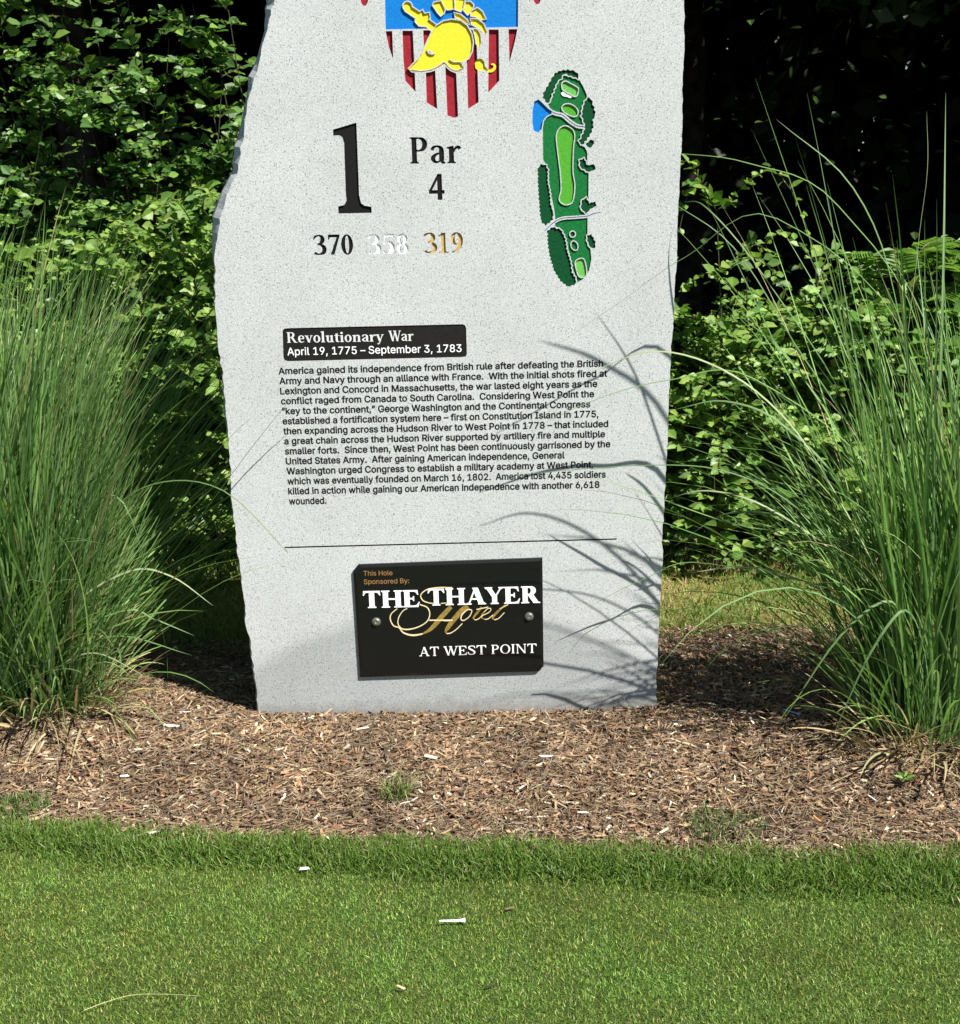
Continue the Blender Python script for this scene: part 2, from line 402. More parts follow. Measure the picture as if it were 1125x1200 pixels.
kind(mesh_np('shredded_bark_fibres', V, F, M_chip, col=cc), 'stuff')

# ------------------------------------------------------------------ 2D glyph kit: unions of polygons
def cat(pts, m=7):
    p = [np.array(q, dtype=float) for q in pts]
    if len(p) == 2: return p
    p = [2 * p[0] - p[1]] + p + [2 * p[-1] - p[-2]]
    out = []
    for i in range(1, len(p) - 2):
        for k in range(m):
            t = k / m
            out.append(0.5 * (2 * p[i] + (p[i + 1] - p[i - 1]) * t + (2 * p[i - 1] - 5 * p[i] + 4 * p[i + 1] - p[i + 2]) * t * t + (3 * p[i] - p[i - 1] - 3 * p[i + 1] + p[i + 2]) * t ** 3))
    out.append(p[-2]); return out
def stroke(pts, smooth_=True, m=7, closed=False):
    q = cat(pts, m) if smooth_ else [np.array(a, dtype=float) for a in pts]
    if closed: q = q + [q[0]]
    L, Rr = [], []
    for i in range(len(q)):
        if closed:
            a = q[(i - 1) % (len(q) - 1)]; b_ = q[(i + 1) % (len(q) - 1)] if i < len(q) - 1 else q[1]
        else: a = q[max(0, i - 1)]; b_ = q[min(len(q) - 1, i + 1)]
        t = (b_ - a)[:2]; l = np.hypot(*t) or 1; nn = np.array([-t[1], t[0]]) / l * max(q[i][2], 1e-4) / 2
        L.append(q[i][:2] + nn); Rr.append(q[i][:2] - nn)
    return [[L[i], L[i + 1], Rr[i + 1], Rr[i]] for i in range(len(q) - 1)]
def ell(cx, cy, rx, ry, m=24): return [(cx + rx * math.cos(2 * math.pi * k / m), cy + ry * math.sin(2 * math.pi * k / m)) for k in range(m)]
def ring(cx, cy, rx, ry, B, T, m=28):             # rx, ry to the outside; side weight B, top weight T
    o = []
    for k in range(m):
        a0, a1 = 2 * math.pi * k / m, 2 * math.pi * (k + 1) / m
        o.append([(cx + rx * math.cos(a0), cy + ry * math.sin(a0)), (cx + rx * math.cos(a1), cy + ry * math.sin(a1)),
                  (cx + (rx - B) * math.cos(a1), cy + (ry - T) * math.sin(a1)), (cx + (rx - B) * math.cos(a0), cy + (ry - T) * math.sin(a0))])
    return o
def foot(x, y, w, s, t=0.045, b_=0.06, up=1):
    return [(x - w / 2 - s, y), (x + w / 2 + s, y), (x + w / 2 + s, y + up * t), (x + w / 2 + 0.3 * s, y + up * (t + 0.25 * b_)), (x + w / 2, y + up * (t + b_)), (x - w / 2, y + up * (t + b_)), (x - w / 2 - 0.3 * s, y + up * (t + 0.25 * b_)), (x - w / 2 - s, y + up * t)]
def box(x0, y0, x1, y1): return [(x0, y0), (x1, y0), (x1, y1), (x0, y1)]
def stem(x, y0, y1, w, s=0.07, lo=True, hi=True):
    o = [box(x - w / 2, y0, x + w / 2, y1)]
    if lo: o.append(foot(x, y0, w, s))
    if hi: o.append(foot(x, y1, w, s, up=-1))
    return o
def diag(x0, y0, x1, y1, w): return [(x0 - w / 2, y0), (x0 + w / 2, y0), (x1 + w / 2, y1), (x1 - w / 2, y1)]
def flag(x, y, w): return [(x - w / 2 - 0.09, y - 0.09), (x - w / 2 - 0.09, y - 0.05), (x + w / 2, y + 0.01), (x + w / 2, y - 0.12), (x - w / 2, y - 0.12)]
def G(ch, B=0.19, T=0.07):
    k = B / 0.19
    if ch == 'P': return stem(.22, 0, 1, B) + stroke([(.2, .96, T), (.42, .96, T), (.56, .90, B * .8), (.63, .74, B), (.56, .56, B * .8), (.42, .49, T), (.3, .49, T)]), .78
    if ch == 'R': return stem(.22, 0, 1, B) + stroke([(.2, .96, T), (.42, .96, T), (.55, .90, B * .8), (.61, .75, B), (.54, .58, B * .8), (.42, .52, T), (.26, .51, T)]) + [diag(.46, .52, .74, 0, B * 1.1), [(.66, 0), (.92, 0), (.92, .04), (.8, .06)]], .92
    if ch == 'T': return stem(.42, 0, 1, B, hi=False) + [box(.05, 1 - T * 1.1, .79, 1), [(.05, .97), (.03, .74), (.07, .74), (.14, .88), (.26, .95)], [(.79, .97), (.81, .74), (.77, .74), (.70, .88), (.58, .95)]], .84
    if ch == 'H': return stem(.2, 0, 1, B) + stem(.76, 0, 1, B) + [box(.2, .5 - T / 2, .76, .5 + T / 2)], .96
    if ch == 'I': return stem(.2, 0, 1, B), .4
    if ch == 'E': return stem(.2, 0, 1, B) + [box(.2, 1 - T, .68, 1), box(.2, 0, .70, T), box(.2, .5 - T / 2, .5, .5 + T / 2), [(.68, 1), (.71, .73), (.67, .73), (.60, .88), (.45, .95)], [(.70, 0), (.76, .29), (.72, .29), (.62, .12), (.45, .05)], [(.52, .36), (.52, .64), (.48, .64), (.44, .55), (.34, .5), (.44, .45), (.48, .36)]], .78
    if ch == 'A': return [diag(.14, 0, .45, 1, T), diag(.74, 0, .45, 1, B * 1.1), box(.24, .29, .62, .29 + T), foot(.13, 0, T, .1), foot(.76, 0, B, .07)], .92
    if ch == 'Y': return stem(.43, 0, .46, B, hi=False) + [diag(.43, .42, .14, 1, B), diag(.46, .42, .74, 1, T), foot(.15, 1, B, .06, up=-1), foot(.74, 1, T, .09, up=-1)], .86
    if ch == 'N': return stem(.17, 0, 1, T) + [diag(.78, 0, .18, 1, B), foot(.78, 1, T, .08, up=-1), box(.78 - T / 2, 0, .78 + T / 2, 1), foot(.13, 1, B * .8, .05, up=-1)], .95
    if ch == 'O': return ring(.45, .5, .41, .515, B, T), .9
    if ch == 'S': return stroke([(.60, .72, .05), (.55, .90, .08), (.35, .965, T), (.15, .88, B * .8), (.17, .68, B), (.36, .52, B * 1.05), (.55, .34, B), (.54, .12, B * .8), (.33, .035, T), (.12, .10, .08), (.07, .30, .05)]), .7
    if ch == 'W': return [diag(.38, 0, .12, 1, B), diag(.38, 0, .58, 1, T), diag(.80, 0, .56, 1, B), diag(.80, 0, 1.04, 1, T), foot(.12, 1, B, .06, up=-1), foot(.56, 1, B, .06, up=-1), foot(1.04, 1, T, .08, up=-1)], 1.12
    if ch == 'a': return stroke([(.10, .50, B * .7), (.15, .60, B * .6), (.29, .65, T), (.42, .60, B * .7), (.46, .48, B), (.46, .12, B)]) + stroke([(.46, .40, T * .8), (.25, .34, B * .5), (.13, .20, B * .9), (.20, .07, B * .6), (.34, .06, T), (.44, .16, T)]) + stroke([(.46, .14, B * .9), (.50, .04, B * .6), (.60, .03, T * .8)]), .62
    if ch == 'r': return stem(.2, 0, .62, B, hi=False) + [flag(.2, .66, B)] + stroke([(.27, .42, T), (.36, .57, B * .5), (.47, .62, B * .6), (.53, .54, B * .8)]), .56
    if ch == 'e': return stroke([(.14, .36, T), (.50, .36, T)], False) + stroke([(.49, .37, B * .6), (.45, .56, B * .7), (.32, .65, T), (.17, .57, B * .7), (.12, .34, B), (.19, .11, B * .8), (.34, .03, T * 1.1), (.53, .12, T * .6)]), .6
    if ch == 'v': return [diag(.32, 0, .13, .67, B), diag(.32, 0, .52, .67, T), foot(.13, .67, B, .06, up=-1), foot(.52, .67, T, .07, up=-1)], .63
    if ch == 'o': return ring(.32, .335, .28, .355, B * .95, T), .64
    if ch == 'l': return stem(.18, 0, 1.02, B, hi=False) + [flag(.18, 1.06, B)], .36
    if ch == 'u': return [flag(.2, .66, B), box(.2 - B / 2, .12, .2 + B / 2, .6), box(.52 - B / 2, 0, .52 + B / 2, .6), flag(.52, .66, B), foot(.56, 0, B, .05)] + stroke([(.2, .14, B), (.26, .04, B * .6), (.36, .04, T * 1.2), (.50, .14, T)]), .72
    if ch == 't': return [box(.2 - B / 2, .12, .2 + B / 2, .8), box(.02, .60, .40, .66), [(.2 - B / 2, .66), (.2 + B / 2, .88), (.2 + B / 2, .66)]] + stroke([(.2, .14, B), (.26, .04, B * .6), (.40, .07, T * .8)]), .44
    if ch == 'i': return stem(.18, 0, .62, B, hi=False) + [flag(.18, .66, B), ell(.17, .86, .11 * k ** .5, .11 * k ** .5)], .36
    if ch == 'n': return stem(.19, 0, .62, B, hi=False, s=.06) + stem(.55, 0, .46, B, hi=False, s=.06) + [flag(.19, .66, B)] + stroke([(.24, .46, T), (.34, .58, B * .5), (.46, .62, B * .6), (.55, .52, B * .95), (.55, .42, B)]), .74
    if ch == 'y': return [diag(.32, 0, .13, .67, B), foot(.13, .67, B, .06, up=-1), foot(.53, .67, T, .07, up=-1)] + stroke([(.53, .66, T), (.34, .08, T), (.24, -.18, T * 1.2), (.12, -.24, B * .8)]), .63
    if ch == '0': return ring(.31, .49, .28, .51, B * .95, T), .66
    if ch == '1': return stem(.26, 0, .98, B, s=.11, hi=False) + [[(.04, .86), (.04, .80), (.26 - B / 2, .80), (.26, .8), (.26 + B / 2, 1.0)]], .56
    if ch == '3': return stroke([(.05, .76, T * .7), (.12, .90, B * .5), (.29, .965, T), (.44, .88, B * .8), (.46, .72, B), (.38, .58, B * .7), (.22, .52, T * .9)]) + stroke([(.22, .53, T * .9), (.40, .49, B * .6), (.53, .33, B), (.49, .12, B * .9), (.31, .035, T * 1.1), (.16, .05, B * .5), (.07, .11, B * .7)]), .66
    if ch == '4': return [[(.58, 0), (.58, 1), (.42, 1), (.38, .96), (.38, 0)], box(.02, .24, .68, .38), [(.02, .26), (.02, .36), (.40, 1), (.46, 1), (.46, .9), (.13, .33)]], .72
    if ch == '5': return [[(.17, 1), (.60, 1), (.56, .85), (.18, .85)], [(.17, 1), (.10, .50), (.15, .50), (.21, .9)]] + stroke([(.12, .53, T), (.26, .60, T), (.42, .55, B * .8), (.50, .36, B), (.44, .13, B * .9), (.28, .035, T * 1.1), (.08, .09, B * .7)]), .66
    if ch == '7': return [[(.06, .74), (.10, .74), (.16, .86), (.5, .86), (.62, .94), (.62, 1), (.08, 1)], [(.16, 0), (.33, 0), (.62, .94), (.62, .98), (.52, .98), (.47, .86)]], .64
    if ch == '8': return ring(.32, .745, .23, .255, B * .8, T) + ring(.32, .27, .27, .29, B * .9, T), .66
    if ch == '9': return ring(.31, .69, .27, .31, B * .9, T) + stroke([(.50, .72, B), (.47, .40, B * .9), (.30, .12, B * .6), (.08, .03, T * .8)]), .66
    return [], .30
def word(s, B=0.19, T=0.07, track=0.0):
    out = []; x = 0.0
    for ch in s:
        g, adv = G(ch, B, T)
        out += [[(px_ + x, py_) for px_, py_ in (tuple(q)[:2] for q in poly)] for poly in g]
        x += adv + track
    xs_ = [p[0] for poly in out for p in poly]; x0, x1 = min(xs_), max(xs_)
    return [[((a - x0) / (x1 - x0), b_) for a, b_ in poly] for poly in out]        # x runs 0..1
def P2(px, py, Y): v = on_y(px, py, Y); return np.array((v.x, v.z))
def set_word(s, pl, pr, cap, Y, **kw):
    a, b_ = P2(*pl, Y), P2(*pr, Y); up = P2(pl[0], pl[1] - cap, Y)[1] - a[1]
    return [[a + (b_ - a) * u + np.array((0, up)) * v for u, v in poly] for poly in word(s, **kw)]
def T2(polys, ox, oy, s, Y): return [[P2(ox + p[0] / s, oy + p[1] / s, Y) for p in poly] for poly in polys]

# ------------------------------------------------------------------ the granite marker
LEFT_OUT = [(335, -70), (320, -35), (311, 0), (305, 52), (297, 75), (290, 92), (286, 118), (283, 134), (277, 160), (273, 185), (269, 200), (258, 226), (250, 244), (247, 256), (246, 275), (248, 300), (249, 330), (250, 370), (253, 408), (258, 436), (261, 470), (264, 505), (267, 545), (270, 590), (275, 640), (279, 672), (284, 705), (286, 735), (290, 748), (293, 775), (297, 805), (299, 825), (300, 850), (301, 900)]
LEFT_IN = [(344, -70), (330, -35), (320, 0), (307, 52), (300, 76), (295, 92), (288, 118), (285, 134), (282, 160), (279, 180), (274, 204), (263, 228), (258, 246), (255, 262), (252, 280), (250.5, 300), (250.5, 330), (252, 370), (255, 408), (259.5, 436), (262.5, 470), (265.5, 505), (268.5, 545), (271.5, 590), (276.5, 640), (281, 672), (285.5, 705), (288, 735), (292, 748), (295, 775), (299, 805), (301, 825), (302, 850), (303, 900)]
RIGHT = [(770, 900), (770, 835), (769, 800), (771, 770), (772, 740), (774, 700), (777, 655), (776, 630), (778, 600), (780, 560), (782, 515), (784, 470), (786, 425), (787, 400), (790, 368), (791, 335), (793.5, 300), (793.5, 262), (796, 225), (797, 195), (799, 170), (800, 130), (799.5, 105), (802, 60), (801.5, 25), (802, 0), (800, -50), (790, -110), (765, -160)]
TOP = [(700, -200), (620, -222), (540, -232), (460, -215), (400, -180), (365, -130)]
sy = STONE_Y
def smoothline(pts, step, amp, seed):
    out = []
    for a, b_ in zip(pts[:-1], pts[1:]):
        a = np.array(a); b_ = np.array(b_); L = np.hypot(*(b_ - a)); k = max(1, int(L / step))
        t = (b_ - a) / L; nn = np.array((-t[1], t[0]))
        for i in range(k):
            p = a + (b_ - a) * i / k
            out.append(p + nn * amp * (noise.noise(Vector((p[0] * 45, p[1] * 45, seed))) + 0.6 * noise.noise(Vector((p[0] * 140, p[1] * 140, seed)))) if not (i == 0 and a is pts[0]) else p)
    return out
LEFT_IN = [(a + (3 if 60 < b_ < 290 else 1), b_) for a, b_ in LEFT_IN]
lin = [P2(*p, sy) for p in LEFT_IN]; lout = [P2(*p, sy) for p in LEFT_OUT]
rt = [P2(*p, sy) for p in RIGHT]; tp = [P2(*p, sy) for p in TOP]
front = smoothline(lin, 0.012, 0.005, 1) + smoothline([lin[-1], rt[0]], 0.05, 0, 2) + smoothline(rt, 0.012, 0.003, 3) + smoothline([rt[-1]] + tp + [lin[0]], 0.015, 0.006, 4)
outer_left = lout
def outward(i, ring_):                               # unit normal of the outline
    a, b_ = ring_[(i - 1) % len(ring_)], ring_[(i + 1) % len(ring_)]
    t = b_ - a; l = np.hypot(*t) or 1
    return np.array((t[1], -t[0])) / l
# winding: left side runs downward, so the outline is counter-clockwise seen from the front
nfront = len(front); ni_left = len(smoothline(lin, 0.012, 0.005, 1))
def out_dist(z):                                      # how far the broken left side stands out beyond the sawn face
    zs = [p[1] for p in lout][::-1]; d = [max(0.002, (a[0] - b_[0])) for a, b_ in zip(lin, lout)][::-1]
    return float(np.interp(z, zs, d))

ITEMS = []                                            # (polygon, class key, priority)
CLS = {}                                              # key -> (part name, depth, material)
def engrave(polys, key, part, depth, mat, prio):
    CLS[key] = (part, depth, mat)
    for p in polys: ITEMS.append(([tuple(q) for q in p], key, prio))
def ridge(polys, prio): 
    for p in polys: ITEMS.append(([tuple(q) for q in p], 'slab', prio))
CLS['slab'] = ('slab', 0.0, M_stone)
def Z1(ps): return T2(ps, 400, 0, 4.327, sy)
def ZH(ps): return T2(ps, 460, 0, 8.654, sy)
# --- shield
engrave([[P2(*p, sy) for p in ((449.5, -75), (607.5, -75), (607, 31.5), (452, 34.5))]], 'field', 'shield_field', 0.004, M_blue, 1)
stripes = [[[(225, 158), (258, 158), (263, 300), (240, 235)]],
           [[(310, 156), (362, 156), (377, 466), (325, 410), (315, 300)]],
           [[(415, 154), (468, 152), (460, 260), (420, 250)]],
           [[(427, 320), (474, 320), (486, 552), (433, 520)]],
           [[(520, 152), (573, 151), (592, 590), (572, 597), (538, 585)]],
           [[(632, 152), (684, 151), (696, 518), (643, 552)]],
           [[(748, 150), (798, 150), (801, 408), (745, 470)]],
           [[(848, 148), (893, 148), (880, 210), (853, 315)]]]
for i, s in enumerate(stripes): engrave(Z1(s), 'stripe%d' % i, 'shield_stripe', 0.006, M_red, 1)
dome = [(165, 695), (210, 650), (262, 600), (310, 530), (335, 470), (365, 400), (400, 330), (445, 262), (520, 214), (600, 199), (690, 212), (755, 262), (798, 340), (815, 430), (803, 520), (770, 590), (705, 625), (722, 695), (690, 722), (640, 730), (585, 705), (522, 645), (460, 688), (390, 717), (290, 732), (200, 724)]
plumes = [[(410, 50), (420, 25), (490, 10), (530, 95), (520, 130), (490, 160), (465, 130)],
          [(480, -30), (622, -30), (626, 88), (560, 96), (535, 80)],
          [(638, -30), (735, -20), (716, 75), (690, 115), (640, 98)],
          [(745, 15), (790, 18), (822, 50), (795, 115), (762, 150), (727, 108)],
          [(805, 110), (860, 80), (910, 120), (945, 195), (900, 198), (845, 165), (795, 160)],
          [(790, 190), (860, 195), (920, 240), (955, 320), (945, 350), (890, 290), (805, 245)],
          [(820, 290), (860, 300), (890, 350), (897, 430), (880, 490), (853, 440), (842, 370)],
          [(625, 130), (690, 150), (755, 205), (785, 250), (735, 225), (690, 195), (640, 180)],
          [(420, -90), (470, -70), (480, -10), (425, 5), (395, -30)], [(850, -10), (880, 20), (925, 90), (870, 60), (830, 20)]][:8]
engrave(ZH([dome]), 'helmet', 'helmet', 0.0035, M_yellow, 4)
for i, p in enumerate(plumes): engrave(ZH([p]), 'plume%d' % i, 'plume_feather', 0.0035, M_yellow, 4)
sword = [ell(152, 62, 42, 44), [(185, 62), (292, 132), (250, 190), (128, 108)], [(240, 190), (262, 130), (305, 100), (322, 140), (372, 128), (378, 180), (335, 225), (325, 265), (270, 258), (232, 215)], [(345, 180), (440, 250), (405, 320), (320, 245)]]
engrave(ZH(sword), 'sword', 'sword_hilt', 0.0035, M_yellow, 3)
tassel = [[(855, 600), (900, 595), (930, 625), (935, 670), (960, 698), (930, 715), (870, 715), (840, 690), (835, 640)]] + stroke([(945, 712, 26), (1000, 718, 30), (1035, 690, 28), (1030, 655, 22), (1000, 650, 14)])
engrave(ZH(tassel), 'tassel', 'chin_strap', 0.0035, M_yellow, 4)
for p in [dome] + plumes + sword: ridge(ZH(stroke([(a, b_, 26) for a, b_ in p], False, closed=True)), 2)
for p in sword + tassel[:1]: ridge(ZH([p]), 2)
for p in (stroke([(190, 703, 9), (290, 716, 9), (400, 698, 9), (480, 655, 9), (525, 628, 9), (585, 688, 9), (650, 712, 9), (705, 690, 9)]), stroke([(575, 600, 10), (620, 625, 10), (690, 628, 10), (712, 668, 8)]), [[(345, 505), (385, 512), (432, 545), (400, 556), (362, 542)]]): ridge(ZH(p), 6)
engrave([[P2(427 + 4.6 * math.cos(a), -3 + 10 * math.sin(a), sy) for a in np.linspace(0, 2 * math.pi, 17)[:-1]]], 'dropl', 'scroll_letter', 0.004, M_red, 1)
engrave([[P2(629.5 + 4.6 * math.cos(a), -4 + 9 * math.sin(a), sy) for a in np.linspace(0, 2 * math.pi, 17)[:-1]]], 'dropr', 'scroll_letter', 0.004, M_red, 1)
# --- numerals and titles
engrave(T2([[(202, 128), (312, 95), (325, 440), (335, 476), (350, 486), (383, 492), (384, 520), (228, 523), (226, 490), (255, 483), (266, 462), (262, 430), (254, 190), (246, 164), (232, 155), (203, 156)]], 340, 120, 4.018, sy), 'one', 'hole_numeral', 0.004, M_black, 1)
engrave(set_word('Par', (481, 191.8), (541.3, 191.2), 31, sy, track=0.02), 'par', 'carved_word', 0.003, M_black, 1)
engrave(set_word('4', (503, 234.4), (521.3, 234.2), 30.4, sy), 'four', 'carved_numeral', 0.003, M_black, 1)
engrave(set_word('370', (368, 298.8), (414.3, 298), 23.6, sy, B=0.2), 'y370', 'yardage_numeral', 0.003, M_black, 1)
engrave(set_word('358', (432, 297.7), (479, 297), 23.4, sy, B=0.2), 'y358', 'yardage_numeral', 0.003, M_white, 1)
engrave(set_word('319', (497, 296.6), (543, 296), 24, sy, B=0.2), 'y319', 'yardage_numeral', 0.004, M_gold, 1)
q0 = T2([[(30, 62), (40, 50), (60, 47), (1060, 24), (1076, 30), (1082, 46), (1086, 195), (1080, 208), (1062, 212), (60, 236), (42, 230), (35, 215)]], 325, 375, 4.891, sy)
engrave(q0, 'title', 'title_panel', 0.0022, M_panel, 1)
engrave([[P2(*p, sy) for p in ((333.5, 640.8), (722.5, 630.9), (722.5, 632.5), (333.5, 642.4))]], 'rule', 'carved_rule', 0.002, M_black, 1)
# --- hole map
def MA(ps): return T2(ps, 600, 70, 9.375, sy)
def MB_(ps): return T2(ps, 600, 190, 7.742, sy)
def MC(ps): return T2(ps, 600, 70, 4.367, sy)
def jag(poly, amp, step):
    pts = [np.array(p, dtype=float) for p in poly]; out = []; k = 0
    for a, b_ in zip(pts, pts[1:] + pts[:1]):
        L = np.hypot(*(b_ - a)); m = max(1, int(L / step)); t = (b_ - a) / max(L, 1e-9); nn = np.array((-t[1], t[0]))
        for i in range(m): out.append(tuple(a + (b_ - a) * i / m + nn * amp * (1 if k % 2 else -1) * random.uniform(0.5, 1.2))); k += 1
    return out
mapbase = MA([[(555, 170), (650, 190), (735, 215), (780, 290), (820, 380), (825, 420), (800, 500), (775, 600), (790, 680), (800, 740), (745, 900), (770, 945), (800, 960), (825, 1010), (828, 1125)]])[0] + \
    MB_([[(695, 80), (693, 300), (690, 460), (685, 520), (685, 640), (682, 700), (712, 790), (720, 880), (700, 980), (660, 1050), (590, 1095), (583, 1050), (540, 950), (520, 830), (490, 700), (460, 620), (390, 580), (392, 500), (382, 420), (355, 300), (335, 180), (330, 60), (300, 5)]])[0] + \
    MA([[(342, 1100), (338, 720), (360, 640), (410, 605), (430, 575), (395, 480), (430, 440), (450, 340), (500, 240)]])[0]
engrave([mapbase], 'rough', 'map_rough', 0.003, M_gm, 10)
trees = [(MA, [(340, 420), (345, 370), (380, 310), (420, 230), (470, 150), (540, 115), (640, 110), (700, 130), (735, 180), (728, 208), (650, 180), (570, 155), (540, 200), (490, 250), (460, 330), (430, 400), (425, 440), (390, 480)], 9, 24),
         (MA, [(830, 410), (870, 430), (900, 520), (915, 600), (890, 660), (895, 740), (860, 820), (830, 860), (790, 920), (755, 935), (740, 890), (770, 830), (800, 760), (790, 680), (765, 620), (775, 540), (800, 460)], 8, 24),
         (MA, [(812, 925), (860, 880), (905, 890), (892, 940), (850, 972)], 6, 24),
         (MC, [(345, 515), (368, 503), (385, 540), (420, 535), (429, 560), (390, 575), (350, 550)], 2.5, 10),
         (MC, [(358, 720), (380, 703), (395, 735), (425, 725), (433, 747), (400, 765), (380, 788), (353, 760)], 2.5, 10),
         (MC, [(383, 900), (405, 893), (427, 930), (425, 965), (400, 960), (385, 925)], 2.5, 10),
         (MB_, [(235, 60), (260, 20), (310, 25), (325, 70), (325, 180), (345, 290), (350, 380), (375, 460), (370, 520), (310, 575), (270, 550), (255, 480), (245, 350), (235, 200)], 5, 17),
         (MB_, [(320, 620), (370, 590), (440, 610), (480, 680), (500, 800), (530, 900), (545, 1000), (580, 1060), (575, 1110), (510, 1130), (440, 1080), (380, 980), (340, 850), (325, 740)], 6, 17)]
for i, (fn, poly, amp, st_) in enumerate(trees):
    j = jag(poly, amp, st_); w = 14 if fn is MA else (6.5 if fn is MC else 11)
    engrave(fn([j]), 'tree%d' % i, 'map_trees', 0.0035, M_gd, 14)
    ridge(fn(stroke([(a, b_, 2 * w) for a, b_ in j], False, closed=True)), 13)
fair = MA([[(560, 735), (610, 735), (670, 780), (685, 850), (672, 950), (665, 1110)]])[0] + MB_([[(550, 100), (566, 200), (560, 300), (540, 365), (490, 383), (445, 362), (432, 325), (450, 250), (443, 100), (432, 10)]])[0] + MA([[(495, 900), (495, 820), (520, 765)]])[0]
def rounded(poly, m=4):
    p = [np.array(q) for q in poly]; out = []
    k = len(p)
    for i in range(k):
        a, b_, c, d = p[i - 1], p[i], p[(i + 1) % k], p[(i + 2) % k]
        for j in range(m):
            t = j / m
            out.append(tuple(0.5 * (2 * b_ + (c - a) * t + (2 * a - 5 * b_ + 4 * c - d) * t * t + (3 * b_ - a - 3 * c + d) * t ** 3)))
    return out
greens = [('fairway', fair, M_gl), ('ga', MA([[(555, 260), (590, 240), (640, 265), (690, 290), (725, 320), (715, 380), (690, 400), (640, 375), (580, 340), (555, 310)]])[0], M_gp),
          ('gb', MA([[(555, 520), (590, 490), (650, 495), (710, 540), (720, 590), (690, 620), (620, 600), (565, 560)]])[0], M_gl),
          ('t1', MB_([ell(550, 653, 22, 24, 14)])[0], M_gm), ('t2', MB_([[(540, 735), (562, 718), (590, 745), (592, 785), (572, 795), (545, 775)]])[0], M_gm),
          ('t3', MB_([[(578, 905), (620, 878), (655, 892), (675, 1000), (655, 1040), (612, 1035), (590, 980)]])[0], M_gp)]
for kname, poly, mt in greens:
    poly = rounded(poly)
    engrave([poly], kname, 'map_fairway' if kname == 'fairway' else 'map_green', 0.0035, mt, 18)
    ridge(stroke([(a, b_, 0.0056) for a, b_ in poly], False, closed=True), 17)
engrave(MA([rounded([(540, 372), (562, 350), (600, 372), (660, 400), (640, 420), (600, 407), (560, 398)])]), 'bunker', 'map_bunker', 0.001, M_white, 20)
pond = [(245, 460), (290, 435), (330, 470), (380, 520), (430, 570), (440, 590), (380, 620), (340, 670), (325, 760), (290, 800), (240, 780), (225, 700), (225, 560)]
engrave(MA([pond]), 'pond', 'map_pond', 0.004, M_blue, 16)
ridge(MA(stroke([(a, b_, 24) for a, b_ in pond], False, closed=True)), 15)
st1 = [(300, 440), (400, 545), (470, 588), (560, 612), (640, 680), (720, 728), (800, 738)]
ridge(MA(stroke([(a, b_, 46) for a, b_ in st1])), 15)
engrave(MA(stroke([(a, b_, 9) for a, b_ in st1[1:]])), 'stream1', 'map_stream', 0.002, M_blue, 16)
st2 = [(295, 625), (370, 555), (450, 512), (580, 500), (680, 490), (740, 467), (800, 457)]
ridge(MB_(stroke([(a, b_, 30) for a, b_ in st2])), 19)
engrave(MB_(stroke([(a, b_, 7) for a, b_ in st2])), 'stream2', 'map_stream', 0.002, M_blue, 20)

def triangulate(polys):
    """triangles of the plane cut along every polygon edge, and for each triangle the polygons it lies in"""
    p, e = [], []
    for poly in polys:
        i0 = len(p); k = len(poly); p.extend(Vector((q[0], q[1])) for q in poly)
        e.extend((i0 + i, i0 + (i + 1) % k) for i in range(k))
    v, _, f, v0, _, _ = delaunay_2d_cdt(p, e, [], 0, 1e-5, True)
    v = np.array([(a.x, a.y) for a in v]); f = np.array([list(t) for t in f])
    c = v[f].mean(1)
    A_ = v[f]; area = np.abs(np.cross(A_[:, 1] - A_[:, 0], A_[:, 2] - A_[:, 0]))
    cover = [[] for _ in f]
    for pi, poly in enumerate(polys):
        q = np.array(poly); lo, hi = q.min(0), q.max(0)
        sel = np.nonzero((c[:, 0] >= lo[0]) & (c[:, 0] <= hi[0]) & (c[:, 1] >= lo[1]) & (c[:, 1] <= hi[1]))[0]
        if not len(sel): continue
        cx, cy = c[sel, 0], c[sel, 1]; ins = np.zeros(len(sel), dtype=bool)
        for a, b_ in zip(q, np.roll(q, -1, 0)):
            m = (a[1] > cy) != (b_[1] > cy)
            with np.errstate(divide='ignore', invalid='ignore'):
                ins ^= m & (cx < (b_[0] - a[0]) * (cy - a[1]) / (b_[1] - a[1]) + a[0])
        for t in sel[ins]: cover[t].append(pi)
    return v, f, cover, v0
# one constrained triangulation of the sawn face with every carved figure in it
S_ = 100.0
polys_ = []; meta = []
def addface(poly, key, prio):
    pp = []
    for p in poly:
        if not pp or math.hypot(p[0] - pp[-1][0], p[1] - pp[-1][1]) > 2e-5: pp.append(p)
    if len(pp) > 2 and math.hypot(pp[0][0] - pp[-1][0], pp[0][1] - pp[-1][1]) < 2e-5: pp.pop()
    if len(pp) < 3: return
    polys_.append([(p[0] * S_, p[1] * S_) for p in pp]); meta.append((key, prio))
front = [p for i, p in enumerate(front) if i == 0 or np.hypot(*(p - front[i - 1])) > 1e-4]
nfront = len(front)
addface([tuple(p) for p in front], 'slab', 0)
for poly, key, prio in ITEMS: addface(poly, key, prio)
ovn, ofn, cover, ov0 = triangulate(polys_)
ov = [Vector(q) for q in ovn]; of = ofn.tolist()
tri_cls = []
for src in cover:
    best = None
    for s in src:
        if best is None or meta[s][1] > meta[best][1]: best = s
    tri_cls.append(meta[best][0] if best is not None and 0 in src or best is not None and meta[best][0] == 'field' or best is not None and meta[best][0] != 'slab' else None)
parts = {}
def pv(key, depth, vi, cache={}):
    V_, mp = parts.setdefault(key, ([], {}, [], []))[:2]
    k = (vi, round(depth, 5))
    if k not in mp: mp[k] = len(V_); V_.append((ov[vi].x / S_, sy + depth, ov[vi].y / S_))
    return mp[k]
